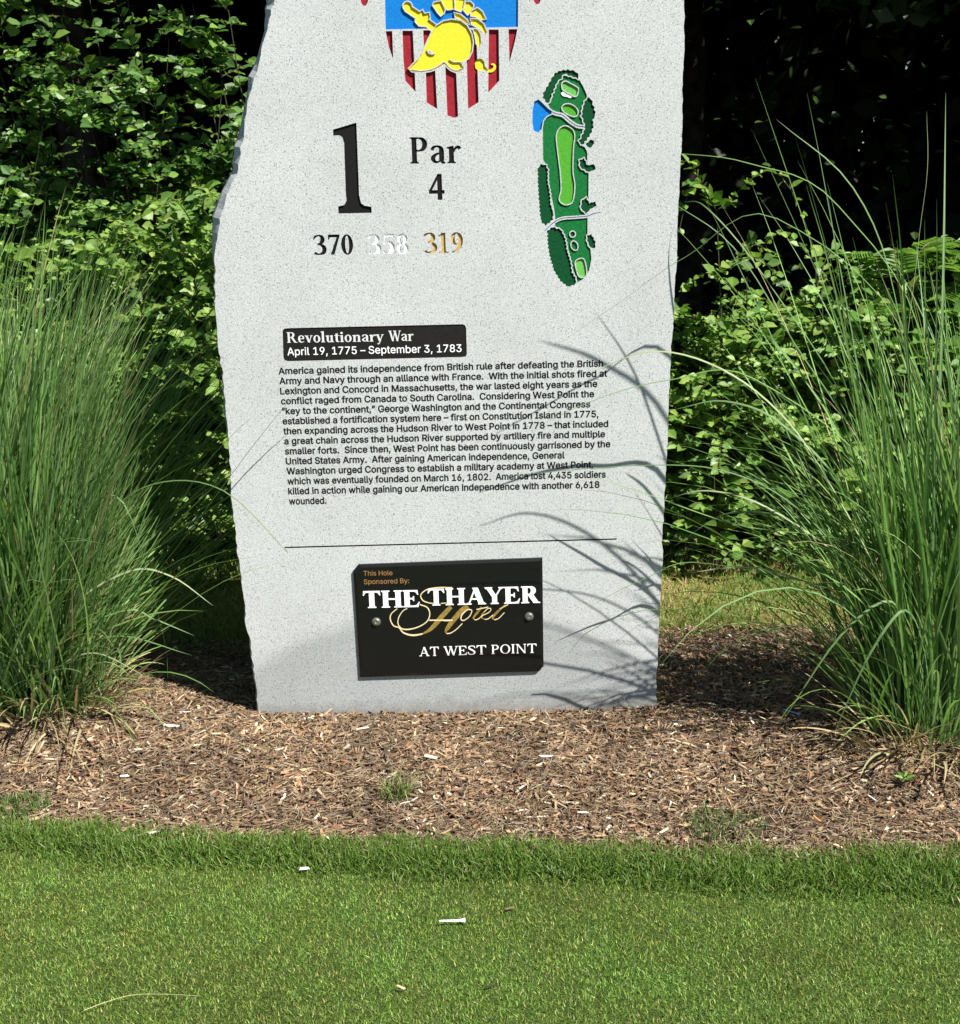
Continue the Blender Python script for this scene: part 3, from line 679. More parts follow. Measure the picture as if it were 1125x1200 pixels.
edge_tris = {}
for ti, (f, key) in enumerate(zip(of, tri_cls)):
    if key is None: continue
    d = CLS[key][1]
    idx = [pv(key, d, v) for v in f]
    parts[key][2].append(idx)
    for a, b_ in zip(f, list(f[1:]) + [f[0]]): edge_tris.setdefault((min(a, b_), max(a, b_)), []).append((ti, a, b_))
for (a, b_), lst in edge_tris.items():
    if len(lst) != 2: continue
    (t0, a0, b0), (t1, a1, b1) = lst
    d0, d1 = CLS[tri_cls[t0]][1], CLS[tri_cls[t1]][1]
    if abs(d0 - d1) < 1e-6: continue
    deep = (t0, a0, b0) if d0 > d1 else (t1, a1, b1)
    key = tri_cls[deep[0]]; hi, lo = min(d0, d1), max(d0, d1)
    ea, eb = deep[1], deep[2]
    parts[key][3].append([pv(key, lo, ea), pv(key, hi, ea), pv(key, hi, eb), pv(key, lo, eb)])

marker = thing('granite_marker', 'tall pale grey granite slab carved with crest, big numeral 1, hole map and text', 'stone marker', (0, sy + 0.12, 0))
ML = marker.location.copy()
for key, (V_, mp, T_, Q_) in parts.items():
    if key == 'slab': continue
    o = mesh_np(CLS[key][0], V_, [T_] + ([Q_] if Q_ else []), CLS[key][2], marker); base(o, ML)

# the slab: sawn face plus broken sides and back
V_, mp, T_, Q_ = parts['slab']
V_ = list(V_); T_ = list(T_); Q_ = list(Q_)
DEPTHS = [0.0, 0.008, 0.022, 0.045, 0.075, 0.11, 0.15, 0.19, 0.225, 0.25]
# map the outline points to their triangulated vertices
inv = {}
for j, src in enumerate(ov0):
    for s in src: inv[s] = j
row = [pv('slab', 0.0, inv[k]) for k in range(nfront) if k in inv]
V_ = list(parts['slab'][0])
ringpts = [np.array((V_[r][0], V_[r][2])) for r in row]
rows = [row]
zmin = min(p[1] for p in ringpts)
for di, d in enumerate(DEPTHS[1:]):
    cur = []
    for k, p in enumerate(ringpts):
        nn = outward(k, ringpts)
        left = nn[0] < -0.5
        prof = min(1.0, d / 0.03)
        off = (out_dist(p[1]) if left and p[1] > 0.0 else 0.0018) * prof
        rg = noise.fractal(Vector((p[0] * 9, d * 14, p[1] * 9)), 0.9, 2.2, 4) * 0.011 * prof
        if not left: rg = -abs(rg) * 0.9
        else: rg = rg * 0.45; off *= 1.35
        edge = -0.02 * max(0, (d - 0.2) / 0.05)
        q = p + nn * (off + rg + edge)
        cur.append(len(V_)); V_.append((q[0], sy + d, q[1]))
    rows.append(cur)
SQ = []
for r0, r1 in zip(rows[:-1], rows[1:]):
    for k in range(len(r0)):
        k2 = (k + 1) % len(r0)
        SQ.append([r0[k], r1[k], r1[k2], r0[k2]])
# back face as a fan about a mid line is not safe for a concave outline: triangulate it
bpts = [Vector((V_[i][0] * S_, V_[i][2] * S_)) for i in rows[-1]]
bvn, bfn, bcov, _ = triangulate([[(q.x, q.y) for q in bpts]])
bv = [Vector(q) for q in bvn]; bf = [f for f, c_ in zip(bfn.tolist(), bcov) if c_]
b0 = len(V_)
V_ += [(v.x / S_, sy + DEPTHS[-1], v.y / S_) for v in bv]
BT = [[b0 + i for i in reversed(f)] for f in bf]
me = bpy.data.meshes.new('slab')
me.from_pydata(V_, [], T_ + Q_ + SQ + BT)
me.materials.append(M_stone); me.materials.append(M_rough)
mi = np.array([0] * (len(T_) + len(Q_)) + [1] * (len(SQ) + len(BT)), dtype=np.int32)
me.polygons.foreach_set('material_index', mi); me.update()
slab = bpy.data.objects.new('slab', me); C.objects.link(slab); slab.parent = marker; base(slab, ML)

# --- flat printed sans lettering
try:
    FONT = bpy.data.fonts.load(bpy.utils.system_resource('DATAFILES', path='fonts') + '/Inter.woff2')
except Exception:
    FONT = None
def _text(st):
    c = bpy.data.curves.new('tmp', 'FONT'); c.body = st; c.resolution_u = 3
    if FONT: c.font = FONT
    t = bpy.data.objects.new('tmp', c); C.objects.link(t); bpy.context.view_layer.update(); return t, c
_w = {}
def width(st):
    if st not in _w:
        t, c = _text(st); _w[st] = t.dimensions.x; bpy.data.objects.remove(t); bpy.data.curves.remove(c)
    return _w[st]
_g = {}
def glyph(ch, off):
    """union of the letter's outlines and a thin band along them (weight)"""
    if (ch, off) in _g: return _g[(ch, off)]
    t, c = _text(ch); cu = t.to_curve(bpy.context.evaluated_depsgraph_get()); cont = []
    for sp in cu.splines:
        k = len(sp.bezier_points); p = []
        for i in range(k):
            a, b_ = sp.bezier_points[i], sp.bezier_points[(i + 1) % k]
            straight = (a.handle_right - a.co).length < 1e-5 and (b_.handle_left - b_.co).length < 1e-5
            for j in range(1 if straight else 3):
                u = j / 3; w_ = 1 - u
                q = a.co * w_ ** 3 + a.handle_right * 3 * w_ * w_ * u + b_.handle_left * 3 * w_ * u * u + b_.co * u ** 3
                if not p or math.hypot(q.x - p[-1][0], q.y - p[-1][1]) > 2e-3: p.append((q.x, q.y))
        if len(p) > 2: cont.append(p)
    t.to_curve_clear(); bpy.data.objects.remove(t); bpy.data.curves.remove(c)
    sgn = [1 if sum(p[i][0] * p[(i + 1) % len(p)][1] - p[(i + 1) % len(p)][0] * p[i][1] for i in range(len(p))) > 0 else -1 for p in cont]
    band = [q for p in cont for q in stroke([(x_, y_, off * 2) for x_, y_ in p], False, closed=True)] if off else []
    if not cont: _g[(ch, off)] = (np.zeros((0, 2)), []); return _g[(ch, off)]
    polys = [[(x_ * 40, y_ * 40) for x_, y_ in q] for q in cont + band]
    v, f, cov, _ = triangulate(polys); nc = len(cont)
    F = [t_ for t_, s_ in zip(f.tolist(), cov) if any(i >= nc for i in s_) or sum(sgn[i] for i in s_ if i < nc) != 0]
    _g[(ch, off)] = (v / 40, F); return _g[(ch, off)]
CAPH = None
def sans(jobs, name, mat, Y, parent, off=0.012):
    global CAPH
    if CAPH is None: CAPH = float(glyph('H', 0)[0][:, 1].max())
    V, F = [], []
    for s, pl, pr, cap in jobs:
        hh = width('HH'); x = 0.0; placed = []
        for ch in s:
            adv = width('H' + ch + 'H') - hh; g = glyph(ch, off) if ch != ' ' else (np.zeros((0, 2)), [])
            placed.append((x, g)); x += adv
        xs_ = np.concatenate([g[0][:, 0] + xo for xo, g in placed if len(g[0])]); x0, x1 = xs_.min(), xs_.max()
        a, b_ = P2(*pl, Y), P2(*pr, Y); up = P2(pl[0], pl[1] - cap, Y)[1] - a[1]
        for xo, (gv, gf) in placed:
            o0 = len(V)
            for gx_, gy_ in gv:
                q = a + (b_ - a) * ((gx_ + xo - x0) / (x1 - x0)); V.append((q[0], Y, q[1] + up * gy_ / CAPH))
            F += [[o0 + k for k in f] for f in gf]
    me = bpy.data.meshes.new(name); me.from_pydata(V, [], F); me.materials.append(mat); me.update()
    o = bpy.data.objects.new(name, me); C.objects.link(o)
    if parent is not None: o.parent = parent; base(o, ML)
    return o
TXT = ["America gained its independence from British rule after defeating the British", "Army and Navy through an alliance with France.  With the initial shots fired at",
       "Lexington and Concord in Massachusetts, the war lasted eight years as the", "conflict raged from Canada to South Carolina.  Considering West Point the",
       "\u201ckey to the continent,\u201d George Washington and the Continental Congress", "established a fortification system here \u2013 first on Constitution Island in 1775,",
       "then expanding across the Hudson River to West Point in 1778 \u2013 that included", "a great chain across the Hudson River supported by artillery fire and multiple",
       "smaller forts.  Since then, West Point has been continuously garrisoned by the", "United States Army.  After gaining American independence, General",
       "Washington urged Congress to establish a military academy at West Point,", "which was eventually founded on March 16, 1802.  America lost 4,435 soldiers",
       "killed in action while gaining our American independence with another 6,618", "wounded."]
RX = [1062, 1075, 1043, 1033, 1020, 1047, 1078, 1068, 1085, 938, 1030, 1070, 1050, 172]
jobs = []
for k, (s, rx) in enumerate(zip(TXT, RX)):
    lx = 18 + 2.6 * k; ly = 188 + 32.2 * k; ry_full = 163 + 32.4 * k
    ry = ly + (ry_full - ly) * (rx - lx) / 1045
    f = lambda X, Y_: (320 + X / 2.744, 370 + Y_ / 2.744)
    jobs.append((s, f(lx, ly), f(rx, ry), 7.5))
sans(jobs, 'carved_paragraph', M_black, sy - 0.0004, marker, 0.022)
TB_Y = sy + 0.0022 - 0.0008
rw = set_word('Revolutionary', (336.5, 401.7), (450.0, 400.0), 12.3, TB_Y, B=0.17) + set_word('War', (455.5, 399.9), (485.2, 399.3), 12.3, TB_Y, B=0.17)
def flatpart(polys, name, mat, Y, parent, thick=0.0):
    pl_ = []
    for poly in polys:
        pp = []
        for q in poly:
            if not pp or math.hypot(q[0] - pp[-1][0], q[1] - pp[-1][1]) > 1e-5: pp.append(q)
        if len(pp) >= 3: pl_.append([(q[0] * S_, q[1] * S_) for q in pp])
    v, f, cov, _ = triangulate(pl_)
    v = [Vector(q) for q in v]
    V = [(a.x / S_, Y - thick, a.y / S_) for a in v]; F = [t for t, c_ in zip(f.tolist(), cov) if c_]
    if thick:
        n0 = len(V); V += [(a.x / S_, Y, a.y / S_) for a in v]; cnt = {}
        for t in F:
            for a, b_ in zip(t, t[1:] + t[:1]): cnt.setdefault((min(a, b_), max(a, b_)), []).append((a, b_))
        F += [[l[0][1], l[0][0], l[0][0] + n0, l[0][1] + n0] for l in cnt.values() if len(l) == 1]
    me = bpy.data.meshes.new(name); me.from_pydata(V, [], F); me.materials.append(mat); me.update()
    o = bpy.data.objects.new(name, me); C.objects.link(o); o.parent = parent
    o.matrix_parent_inverse = Matrix.Translation(-ML)
    return o
title_parts = [o for o in C.objects if o.name.startswith('title_panel')][0]
def under(o, par): o.parent = par; o.matrix_parent_inverse = Matrix.Identity(4)   # part meshes and root share world coordinates
o = flatpart(rw, 'title_lettering', M_pale, TB_Y, marker)
o.parent = title_parts; o.matrix_parent_inverse = Matrix.Identity(4)
o = sans([("April 19, 1775 \u2013 September 3, 1783", (337, 416.4), (541, 412.3), 8.8)], 'date_lettering', M_white, TB_Y, marker, 0.006)
o.parent = title_parts; o.matrix_parent_inverse = Matrix.Identity(4)

# --- the sponsor plaque, bolted on
PY = sy - 0.012
PQ = [(60, 128), (86, 96), (1020, 62), (1026, 612), (1000, 638), (95, 668)]
outl = T2([PQ], 400, 640, 4.327, PY)[0]
c0 = sum(outl) / len(outl)
me = bpy.data.meshes.new('plaque')
V = []; k = len(outl)
for inset, yy in ((0.0, sy - 0.0005), (0.0, PY + 0.005), (0.008, PY)):
    for p in outl:
        d = c0 - p; q = p + np.array((np.sign(d[0]) * inset, np.sign(d[1]) * inset)); V.append((q[0], yy, q[1]))
F = [[r * k + i, r * k + (i + 1) % k, (r + 1) * k + (i + 1) % k, (r + 1) * k + i] for r in (0, 1) for i in range(k)]
F.append([2 * k + i for i in range(k)])
me.from_pydata(V, [], F); me.materials.append(M_plaque); me.update()
import bmesh
bm = bmesh.new(); bm.from_mesh(me); bmesh.ops.recalc_face_normals(bm, faces=bm.faces)
if [f for f in bm.faces if len(f.verts) == k][0].normal.y > 0: bmesh.ops.reverse_faces(bm, faces=bm.faces)
bm.to_mesh(me); bm.free()
plaque = bpy.data.objects.new('plaque', me); C.objects.link(plaque); plaque.parent = marker; base(plaque, ML)
LY = PY - 0.0002
def pl(o): o.parent = plaque; o.matrix_parent_inverse = Matrix.Identity(4); return o
w_ = set_word('THE', (426, 712.4), (492, 711), 19.6, LY, B=0.235, T=0.075) + set_word('THAYER', (501.7, 709.6), (633, 706.2), 19.4, LY, B=0.235, T=0.075)
pl(flatpart(w_, 'raised_lettering', M_white, LY, plaque, 0.0022))
w_ = set_word('AT', (491.3, 769), (514.6, 768.4), 10.6, LY, B=0.13, T=0.06) + set_word('WEST', (520, 768.2), (570, 766.6), 10.6, LY, B=0.13, T=0.06) + set_word('POINT', (576, 766.4), (629, 764.8), 10.6, LY, B=0.13, T=0.06)
pl(flatpart(w_, 'plaque_lettering', M_white, LY, plaque, 0.0006))
o = sans([("This Hole", (426, 674.7), (460, 674), 5.6), ("Sponsored By:", (426.5, 684.6), (479.5, 683.2), 5.6)], 'small_lettering', M_bronze, LY - 0.0006, marker, 0.004); pl(o)
A = lambda ps: T2(ps, 410, 650, 9.375, LY)
Bz = lambda ps: T2(ps, 520, 670, 9.0, LY)
gold = A(stroke([(800, 868, 14), (870, 830, 34), (930, 775, 48), (1000, 690, 52), (1070, 615, 50), (1110, 572, 44)])) + \
    Bz(stroke([(255, 362, 50), (190, 410, 55), (110, 500, 52), (50, 580, 46), (22, 625, 26), (30, 650, 12)])) + \
    Bz(stroke([(400, 372, 22), (355, 430, 24), (315, 482, 18), (325, 505, 10)])) + Bz(stroke([(655, 345, 14), (600, 392, 20), (540, 450, 26), (515, 490, 18), (535, 503, 8)])) + \
    Bz(stroke([(425, 425, 14), (405, 455, 20), (402, 485, 14), (430, 500, 8)]))
pl(flatpart(gold, 'gold_script', M_script, LY, plaque, 0.0005))
hi = A(stroke([(1125, 362, 9), (980, 360, 9), (850, 382, 10), (780, 440, 11), (800, 500, 11), (860, 527, 10), (930, 537, 9)])) + A(stroke([(1000, 535, 8), (1070, 530, 8)], False)) + \
    A(stroke([(770, 548, 11), (850, 580, 11), (878, 650, 12), (850, 730, 11), (760, 790, 11), (650, 820, 13), (570, 812, 11), (530, 760, 10), (537, 690, 10), (580, 620, 9), (630, 590, 9)])) + \
    A(stroke([(520, 592, 9), (455, 650, 10), (445, 712, 12), (480, 780, 11), (540, 802, 11), (590, 858, 14), (690, 885, 18), (800, 870, 14)])) + A(stroke([(870, 720, 13), (1130, 720, 13)], False)) + Bz(stroke([(0, 515, 12), (62, 515, 12)], False)) + \
    Bz(stroke([(30, 652, 9), (75, 645, 9), (135, 605, 9), (196, 545, 9)])) + Bz(stroke([(292, 402, 9), (250, 400, 11), (195, 450, 13), (182, 498, 12), (212, 513, 9), (270, 472, 9), (296, 420, 9), (292, 402, 9)])) + \
    Bz(stroke([(325, 508, 8), (360, 500, 8), (410, 462, 8), (480, 425, 8), (498, 392, 8), (465, 388, 8), (425, 425, 8)])) + Bz(stroke([(430, 503, 8), (470, 495, 8), (520, 455, 8)])) + Bz(stroke([(535, 507, 8), (580, 490, 8), (640, 430, 8)])) + Bz(stroke([(345, 398, 10), (470, 372, 10)], False)) + Bz(stroke([(590, 392, 8), (680, 345, 8)], False))
pl(flatpart(hi, 'gold_flourish', M_scripthi, LY, plaque, 0.0009))
for sx_, sy_ in ((178, 382), (953, 355)):
    p = P2(400 + sx_ / 4.327, 640 + sy_ / 4.327, PY)
    bm = bmesh.new()
    prof = [(0.0125, 0.0), (0.0125, 0.0015), (0.0098, 0.0018), (0.0094, 0.0055), (0.0082, 0.0070), (0.0035, 0.0072), (0.0030, 0.0050), (0.0, 0.0045)]
    rings = []
    for r_, h_ in prof:
        rings.append([bm.verts.new((p[0] + r_ * math.cos(a), PY - 0.0002 - h_, p[1] + r_ * math.sin(a))) for a in np.linspace(0, 2 * math.pi, 17)[:-1]] if r_ > 0 else [bm.verts.new((p[0], PY - h_, p[1]))])
    for r0, r1 in zip(rings[:-1], rings[1:]):
        for i in range(16):
            if len(r1) == 1: bm.faces.new((r0[i], r0[(i + 1) % 16], r1[0]))
            else: bm.faces.new((r0[i], r0[(i + 1) % 16], r1[(i + 1) % 16], r1[i]))
    bmesh.ops.recalc_face_normals(bm, faces=bm.faces)
    me = bpy.data.meshes.new('screw'); bm.to_mesh(me); bm.free(); me.materials.append(M_steel)
    o = bpy.data.objects.new('screw', me); C.objects.link(o); pl(o)

# ------------------------------------------------------------------ tall ornamental grass
GREENS = [(0.095, 0.195, 0.040), (0.135, 0.25, 0.055), (0.065, 0.145, 0.032), (0.18, 0.29, 0.08)]
def strip(paths, width, side, col, ribcol):
    """paths (n,S,3), width (n,S), side (n,3) -> folded blade with pale midrib"""
    n, S, _ = paths.shape
    tang = np.gradient(paths, axis=1); tang /= np.linalg.norm(tang, axis=2, keepdims=True) + 1e-9
    sd = side[:, None, :] - (side[:, None, :] * tang).sum(2, keepdims=True) * tang
    sd /= np.linalg.norm(sd, axis=2, keepdims=True) + 1e-9
    nr = np.cross(tang, sd)
    h = width[:, :, None] / 2
    Vv = np.stack([paths - sd * h + nr * h * 0.35, paths, paths + sd * h + nr * h * 0.35], 2)     # n,S,3,3
    V = Vv.reshape(-1, 3)
    i = (np.arange(n)[:, None, None] * S * 3 + np.arange(S - 1)[None, :, None] * 3 + np.arange(2)[None, None, :]).ravel()
    F = np.stack([i, i + 1, i + 4, i + 3], 1)
    cc = np.repeat(np.repeat(col[:, None, None, :], S, 1), 3, 2).copy()
    cc[:, :, 1, :] = ribcol[:, None, :]
    return V, F, cc.reshape(-1, 3)
def arcs(n, basex, basey, rad, tilt_lo, tilt_hi, Llo, Lhi, bend_lo, bend_hi, S=12, az=None, wf=1.0):
    r = rad * np.sqrt(rng.random(n)); a = rng.uniform(0, 2 * np.pi, n)
    bx = basex + r * np.cos(a); by = basey + r * np.sin(a) * 0.7
    if az is None: az = a + rng.normal(0, 0.6, n)
    tilt = rng.uniform(0, 1, n) ** 1.25 * (tilt_hi - tilt_lo) + tilt_lo
    L = rng.uniform(Llo, Lhi, n) ; bend = rng.uniform(bend_lo, bend_hi, n) * (0.6 + 0.8 * tilt)
    s = np.linspace(0, 1, S)
    th = tilt[:, None] + bend[:, None] * s[None] ** 1.8 + 0.04 * np.sin(s[None] * 9 + a[:, None])
    ds = (L / (S - 1))[:, None]
    hx = np.concatenate([np.zeros((n, 1)), np.cumsum(np.sin(th[:, :-1]) * ds, 1)], 1)
    hz = np.concatenate([np.zeros((n, 1)), np.cumsum(np.cos(th[:, :-1]) * ds, 1)], 1)
    az2 = az[:, None] + rng.normal(0, 0.12, n)[:, None] * s[None]
    Pth = np.stack([bx[:, None] + hx * np.cos(az2), by[:, None] + hx * np.sin(az2), hz + gz(bx, by)[:, None] - 0.005], 2)
    Pth[:, :, 2] = np.maximum(Pth[:, :, 2], gz(Pth[:, :, 0], Pth[:, :, 1]) + 0.006)
    side = np.stack([-np.sin(az), np.cos(az), np.zeros(n)], 1) + rng.normal(0, 0.35, (n, 3))
    w = wf * rng.uniform(0.0035, 0.0085, n)[:, None] * (np.clip(0.45 + s * 3, 0, 1) * (1 - s ** 3.5) ** 0.9 + 0.03)[None]
    return Pth, w, side
def clump(name, label, x, y, specs, nsingle):
    t = thing(name, label, 'ornamental grass', (x, y, float(gz(x, y))), 'ornamental grass clumps beside the stone')
    TL = t.location.copy()
    Ps, Ws, Ss = [], [], []
    tan = []
    for sp in specs:
        dry_ = sp.pop('dry', False); a, b_, c = arcs(**sp); tan.append(np.full(len(a), dry_)); Ps.append(a); Ws.append(b_); Ss.append(c)
    Pth = np.concatenate(Ps); w = np.concatenate(Ws); sd = np.concatenate(Ss); n = len(Pth); tan = np.concatenate(tan)
    # nothing grows through the slab
    inside = ((Pth[:, :, 0] > -0.90) & (Pth[:, :, 0] < 0.66) & (Pth[:, :, 1] > sy - 0.012) & (Pth[:, :, 1] < sy + 0.27)).any(1)
    across = ((Pth[:, :, 0] > -0.88) & (Pth[:, :, 0] < 0.64) & (Pth[:, :, 1] < sy) & (Pth[:, :, 2] > 0.1)).any(1) & (rng.random(n) < 0.84)
    inside |= across
    Pth, w, sd, tan = Pth[~inside], w[~inside], sd[~inside], tan[~inside]; n = len(Pth)
    col = pick(n, GREENS); old = (rng.random(n) < 0.05) | tan
    col[old] = pick(int(old.sum()), [(0.34, 0.27, 0.14), (0.25, 0.22, 0.10)])
    rib = col * 1.25 + 0.015; pale = rng.random(n) < 0.4; rib[pale] = col[pale] * 1.3 + 0.09
    # the longest and nearest ones are blades of their own
    score = np.linalg.norm(np.diff(Pth, axis=1), axis=2).sum(1) - 0.35 * Pth[:, :, 1].mean(1) + rng.uniform(0, 0.5, n)
    order = np.argsort(-score); single = order[:nsingle]; rest = order[nsingle:]
    V, F, cc = strip(Pth[rest], w[rest], sd[rest], col[rest], rib[rest])
    o = mesh_np('blades', V, F, M_tall, t, cc, smooth=True); base(o, TL); kind(o, 'stuff')
    for i in single:
        V, F, cc = strip(Pth[i:i + 1], w[i:i + 1] * 1.15, sd[i:i + 1], col[i:i + 1], rib[i:i + 1])
        o = mesh_np('blade', V, F, M_tall, t, cc, smooth=True); base(o, TL)
    return t, TL
def hand_blades(t, TL, lst):                          # blades followed one by one: (pixel path, distances, width)
    for pth, ys, w0, pale in lst:
        m = len(pth); k = np.linspace(0, 1, m)
        P3 = [on_y(a, b_, float(np.interp(i / (m - 1), np.linspace(0, 1, len(ys)), ys))) for i, (a, b_) in enumerate(pth)]
        P3 = np.array([[*p] for p in P3]); q = np.array(cat([tuple(p) for p in P3], 5))
        S = len(q); s = np.linspace(0, 1, S)
        w = (w0 * (np.clip(0.5 + s * 3, 0, 1) * (1 - s ** 4) ** 0.8 + 0.04))[None]
        d = q[-1] - q[0]; sd = np.array([[0.25 * random.uniform(-1, 1), 0.5, 0.8]])
        c = np.array([random.choice([(0.10, 0.18, 0.05), (0.075, 0.15, 0.04)])]) if not pale else np.array([(0.22, 0.27, 0.12)])
        V, F, cc = strip(q[None], w, sd, c, c * 1.3 + (0.10 if pale else 0.04))
        o = mesh_np('blade', V, F, M_tall, t, cc, smooth=True); base(o, TL)
LX, LYY = on_z(45, 838, 0.06).xy
LX2, LYY2 = on_z(-70, 825, 0.06).xy
RX1, RY1 = on_z(1085, 868, 0.05).xy
RX2, RY2 = on_z(1200, 850, 0.05).xy
tl, TLL = clump('tall_grass', 'dense sunlit clump of tall arching grass left of the stone slab', LX, LYY, [
    dict(n=1150, basex=LX - 0.08, basey=LYY + 0.08, rad=0.20, tilt_lo=0.02, tilt_hi=0.5, Llo=0.6, Lhi=1.5, bend_lo=0.15, bend_hi=1.3),
    dict(n=1600, wf=1.1, basex=LX - 0.06, basey=LYY + 0.08, rad=0.19, tilt_lo=0.12, tilt_hi=0.95, Llo=0.55, Lhi=1.45, bend_lo=0.05, bend_hi=0.75, az=rng.normal(0.2, 0.65, 1600)),
    dict(n=420, basex=LX, basey=LYY + 0.04, rad=0.17, tilt_lo=0.2, tilt_hi=1.0, Llo=0.2, Lhi=0.7, bend_lo=0.2, bend_hi=1.3),
    dict(n=260, basex=LX + 0.02, basey=LYY, rad=0.2, tilt_lo=0.5, tilt_hi=1.5, Llo=0.08, Lhi=0.4, bend_lo=0.2, bend_hi=1.0, dry=True)], 110)
clump('tall_grass', 'tall grass clump cut off by the left edge of the photo', LX2, LYY2, [
    dict(n=1200, basex=LX2, basey=LYY2 + 0.05, rad=0.18, tilt_lo=0.02, tilt_hi=0.6, Llo=0.8, Lhi=1.6, bend_lo=0.15, bend_hi=1.1)], 20)
trr, TRL = clump('tall_grass', 'loose shadowy clump of tall arching grass right of the stone slab', RX1, RY1, [
    dict(n=300, wf=1.2, basex=RX1 + 0.07, basey=RY1 + 0.10, rad=0.17, tilt_lo=0.02, tilt_hi=0.4, Llo=0.5, Lhi=1.25, bend_lo=0.1, bend_hi=0.9),
    dict(n=60, wf=1.1, basex=RX1 + 0.03, basey=RY1 + 0.10, rad=0.15, tilt_lo=0.05, tilt_hi=0.5, Llo=1.3, Lhi=1.85, bend_lo=0.2, bend_hi=1.0),
    dict(n=240, wf=1.1, basex=RX1, basey=RY1 + 0.12, rad=0.15, tilt_lo=0.2, tilt_hi=0.75, Llo=0.7, Lhi=1.35, bend_lo=0.8, bend_hi=1.9, az=rng.normal(math.pi - 0.25, 0.5, 240)),
    dict(n=160, basex=RX1, basey=RY1 + 0.05, rad=0.18, tilt_lo=0.3, tilt_hi=1.0, Llo=0.3, Lhi=0.8, bend_lo=0.2, bend_hi=1.3),
    dict(n=160, basex=RX1, basey=RY1, rad=0.2, tilt_lo=0.5, tilt_hi=1.5, Llo=0.08, Lhi=0.35, bend_lo=0.2, bend_hi=1.0, dry=True)], 110)
clump('tall_grass', 'tall grass clump cut off by the right edge of the photo', RX2, RY2, [
    dict(n=420, wf=1.2, basex=RX2, basey=RY2 + 0.1, rad=0.2, tilt_lo=0.02, tilt_hi=0.4, Llo=0.7, Lhi=1.4, bend_lo=0.1, bend_hi=1.0)], 20)
by = RY1
hand_blades(trr, TRL, [
    ([(1075, 860), (1040, 700), (960, 545), (900, 470), (830, 425), (760, 412), (690, 437)], (by, 3.35), 0.006, True),
    ([(1080, 862), (1060, 760), (1020, 690), (940, 600), (860, 555), (760, 545), (560, 560)], (by, 3.4), 0.004, False),
    ([(1078, 862), (1050, 740), (1000, 665), (900, 595), (830, 575), (780, 585)], (by, 3.5), 0.006, True),
    ([(1070, 864), (1020, 740), (960, 690), (880, 665), (800, 672)], (by, 3.55), 0.006, True),
    ([(1085, 866), (1078, 770), (1045, 705), (985, 745), (915, 848)], (by - 0.03, by - 0.15), 0.0075, False),
    ([(1090, 866), (1085, 770), (1062, 715), (1020, 765), (976, 862)], (by - 0.05, by - 0.25), 0.008, False),
    ([(1085, 866), (1050, 600), (990, 400), (940, 280), (880, 150)], (by, by + 0.2), 0.006, False),
    ([(1085, 866), (1080, 600), (1050, 350), (1000, 220), (910, 140)], (by, by + 0.15), 0.006, False),
    ([(1085, 866), (1060, 500), (1075, 300), (1087, 200), (1086, 130)], (by, by), 0.005, True),
    ([(1080, 866), (1020, 560), (930, 400), (860, 290), (785, 235)], (by, 3.45), 0.0045, False),
    ([(1080, 866), (1010, 520), (900, 330), (830, 245), (800, 236)], (by, 3.6), 0.0045, False),
    ([(1080, 866), (1000, 600), (920, 500), (850, 470), (790, 480)], (by, 3.5), 0.007, False),
    ([(1080, 866), (1020, 680), (960, 620), (860, 600), (790, 640)], (by, 3.52), 0.006, False)])
def shadowing(t, TL, lst):
    for pth, tail, w0 in lst:
        q = []
        for a, b_, d in pth:
            p = on_y(a, b_, sy); k = d / -SD.y; q.append((p.x + SD.x * k, sy - d, p.z + SD.z * k))
        q = np.array(cat((q + tail)[::-1], 6)); S = len(q); s_ = np.linspace(0, 1, S)
        w = (w0 * (np.clip(0.5 + s_ * 3, 0, 1) * (1 - s_ ** 5) ** 0.8 + 0.05))[None]
        c = np.array([(0.11, 0.21, 0.05)]); V, F, cc = strip(q[None], w, np.array([[0.3, 0.7, 0.2]]), c, c * 1.3 + 0.05)
        o = mesh_np('blade', V, F, M_tall, t, cc, smooth=True); base(o, TL)
shadowing(trr, TRL, [
    ([(630, 398, 0.26), (705, 425, 0.28), (782, 492, 0.31)], [(1.13, by - 0.05, 1.05), (RX1 - 0.02, by, 0.03)], 0.0065),
    ([(560, 578, 0.10), (635, 553, 0.12), (705, 546, 0.14), (782, 566, 0.17)], [(1.06, by, 0.72), (RX1 - 0.05, by, 0.03)], 0.0065),
    ([(570, 515, 0.14), (640, 475, 0.16), (700, 442, 0.18), (785, 418, 0.2)], [(1.12, by, 1.05), (RX1 - 0.03, by, 0.03)], 0.005),
    ([(640, 625, 0.1), (700, 660, 0.12), (775, 710, 0.15)], [(1.08, by, 0.55), (RX1 - 0.05, by, 0.03)], 0.005),
    ([(650, 752, 0.06), (710, 728, 0.08), (775, 722, 0.1)], [(1.1, by, 0.4), (RX1 - 0.07, by, 0.03)], 0.0055)])
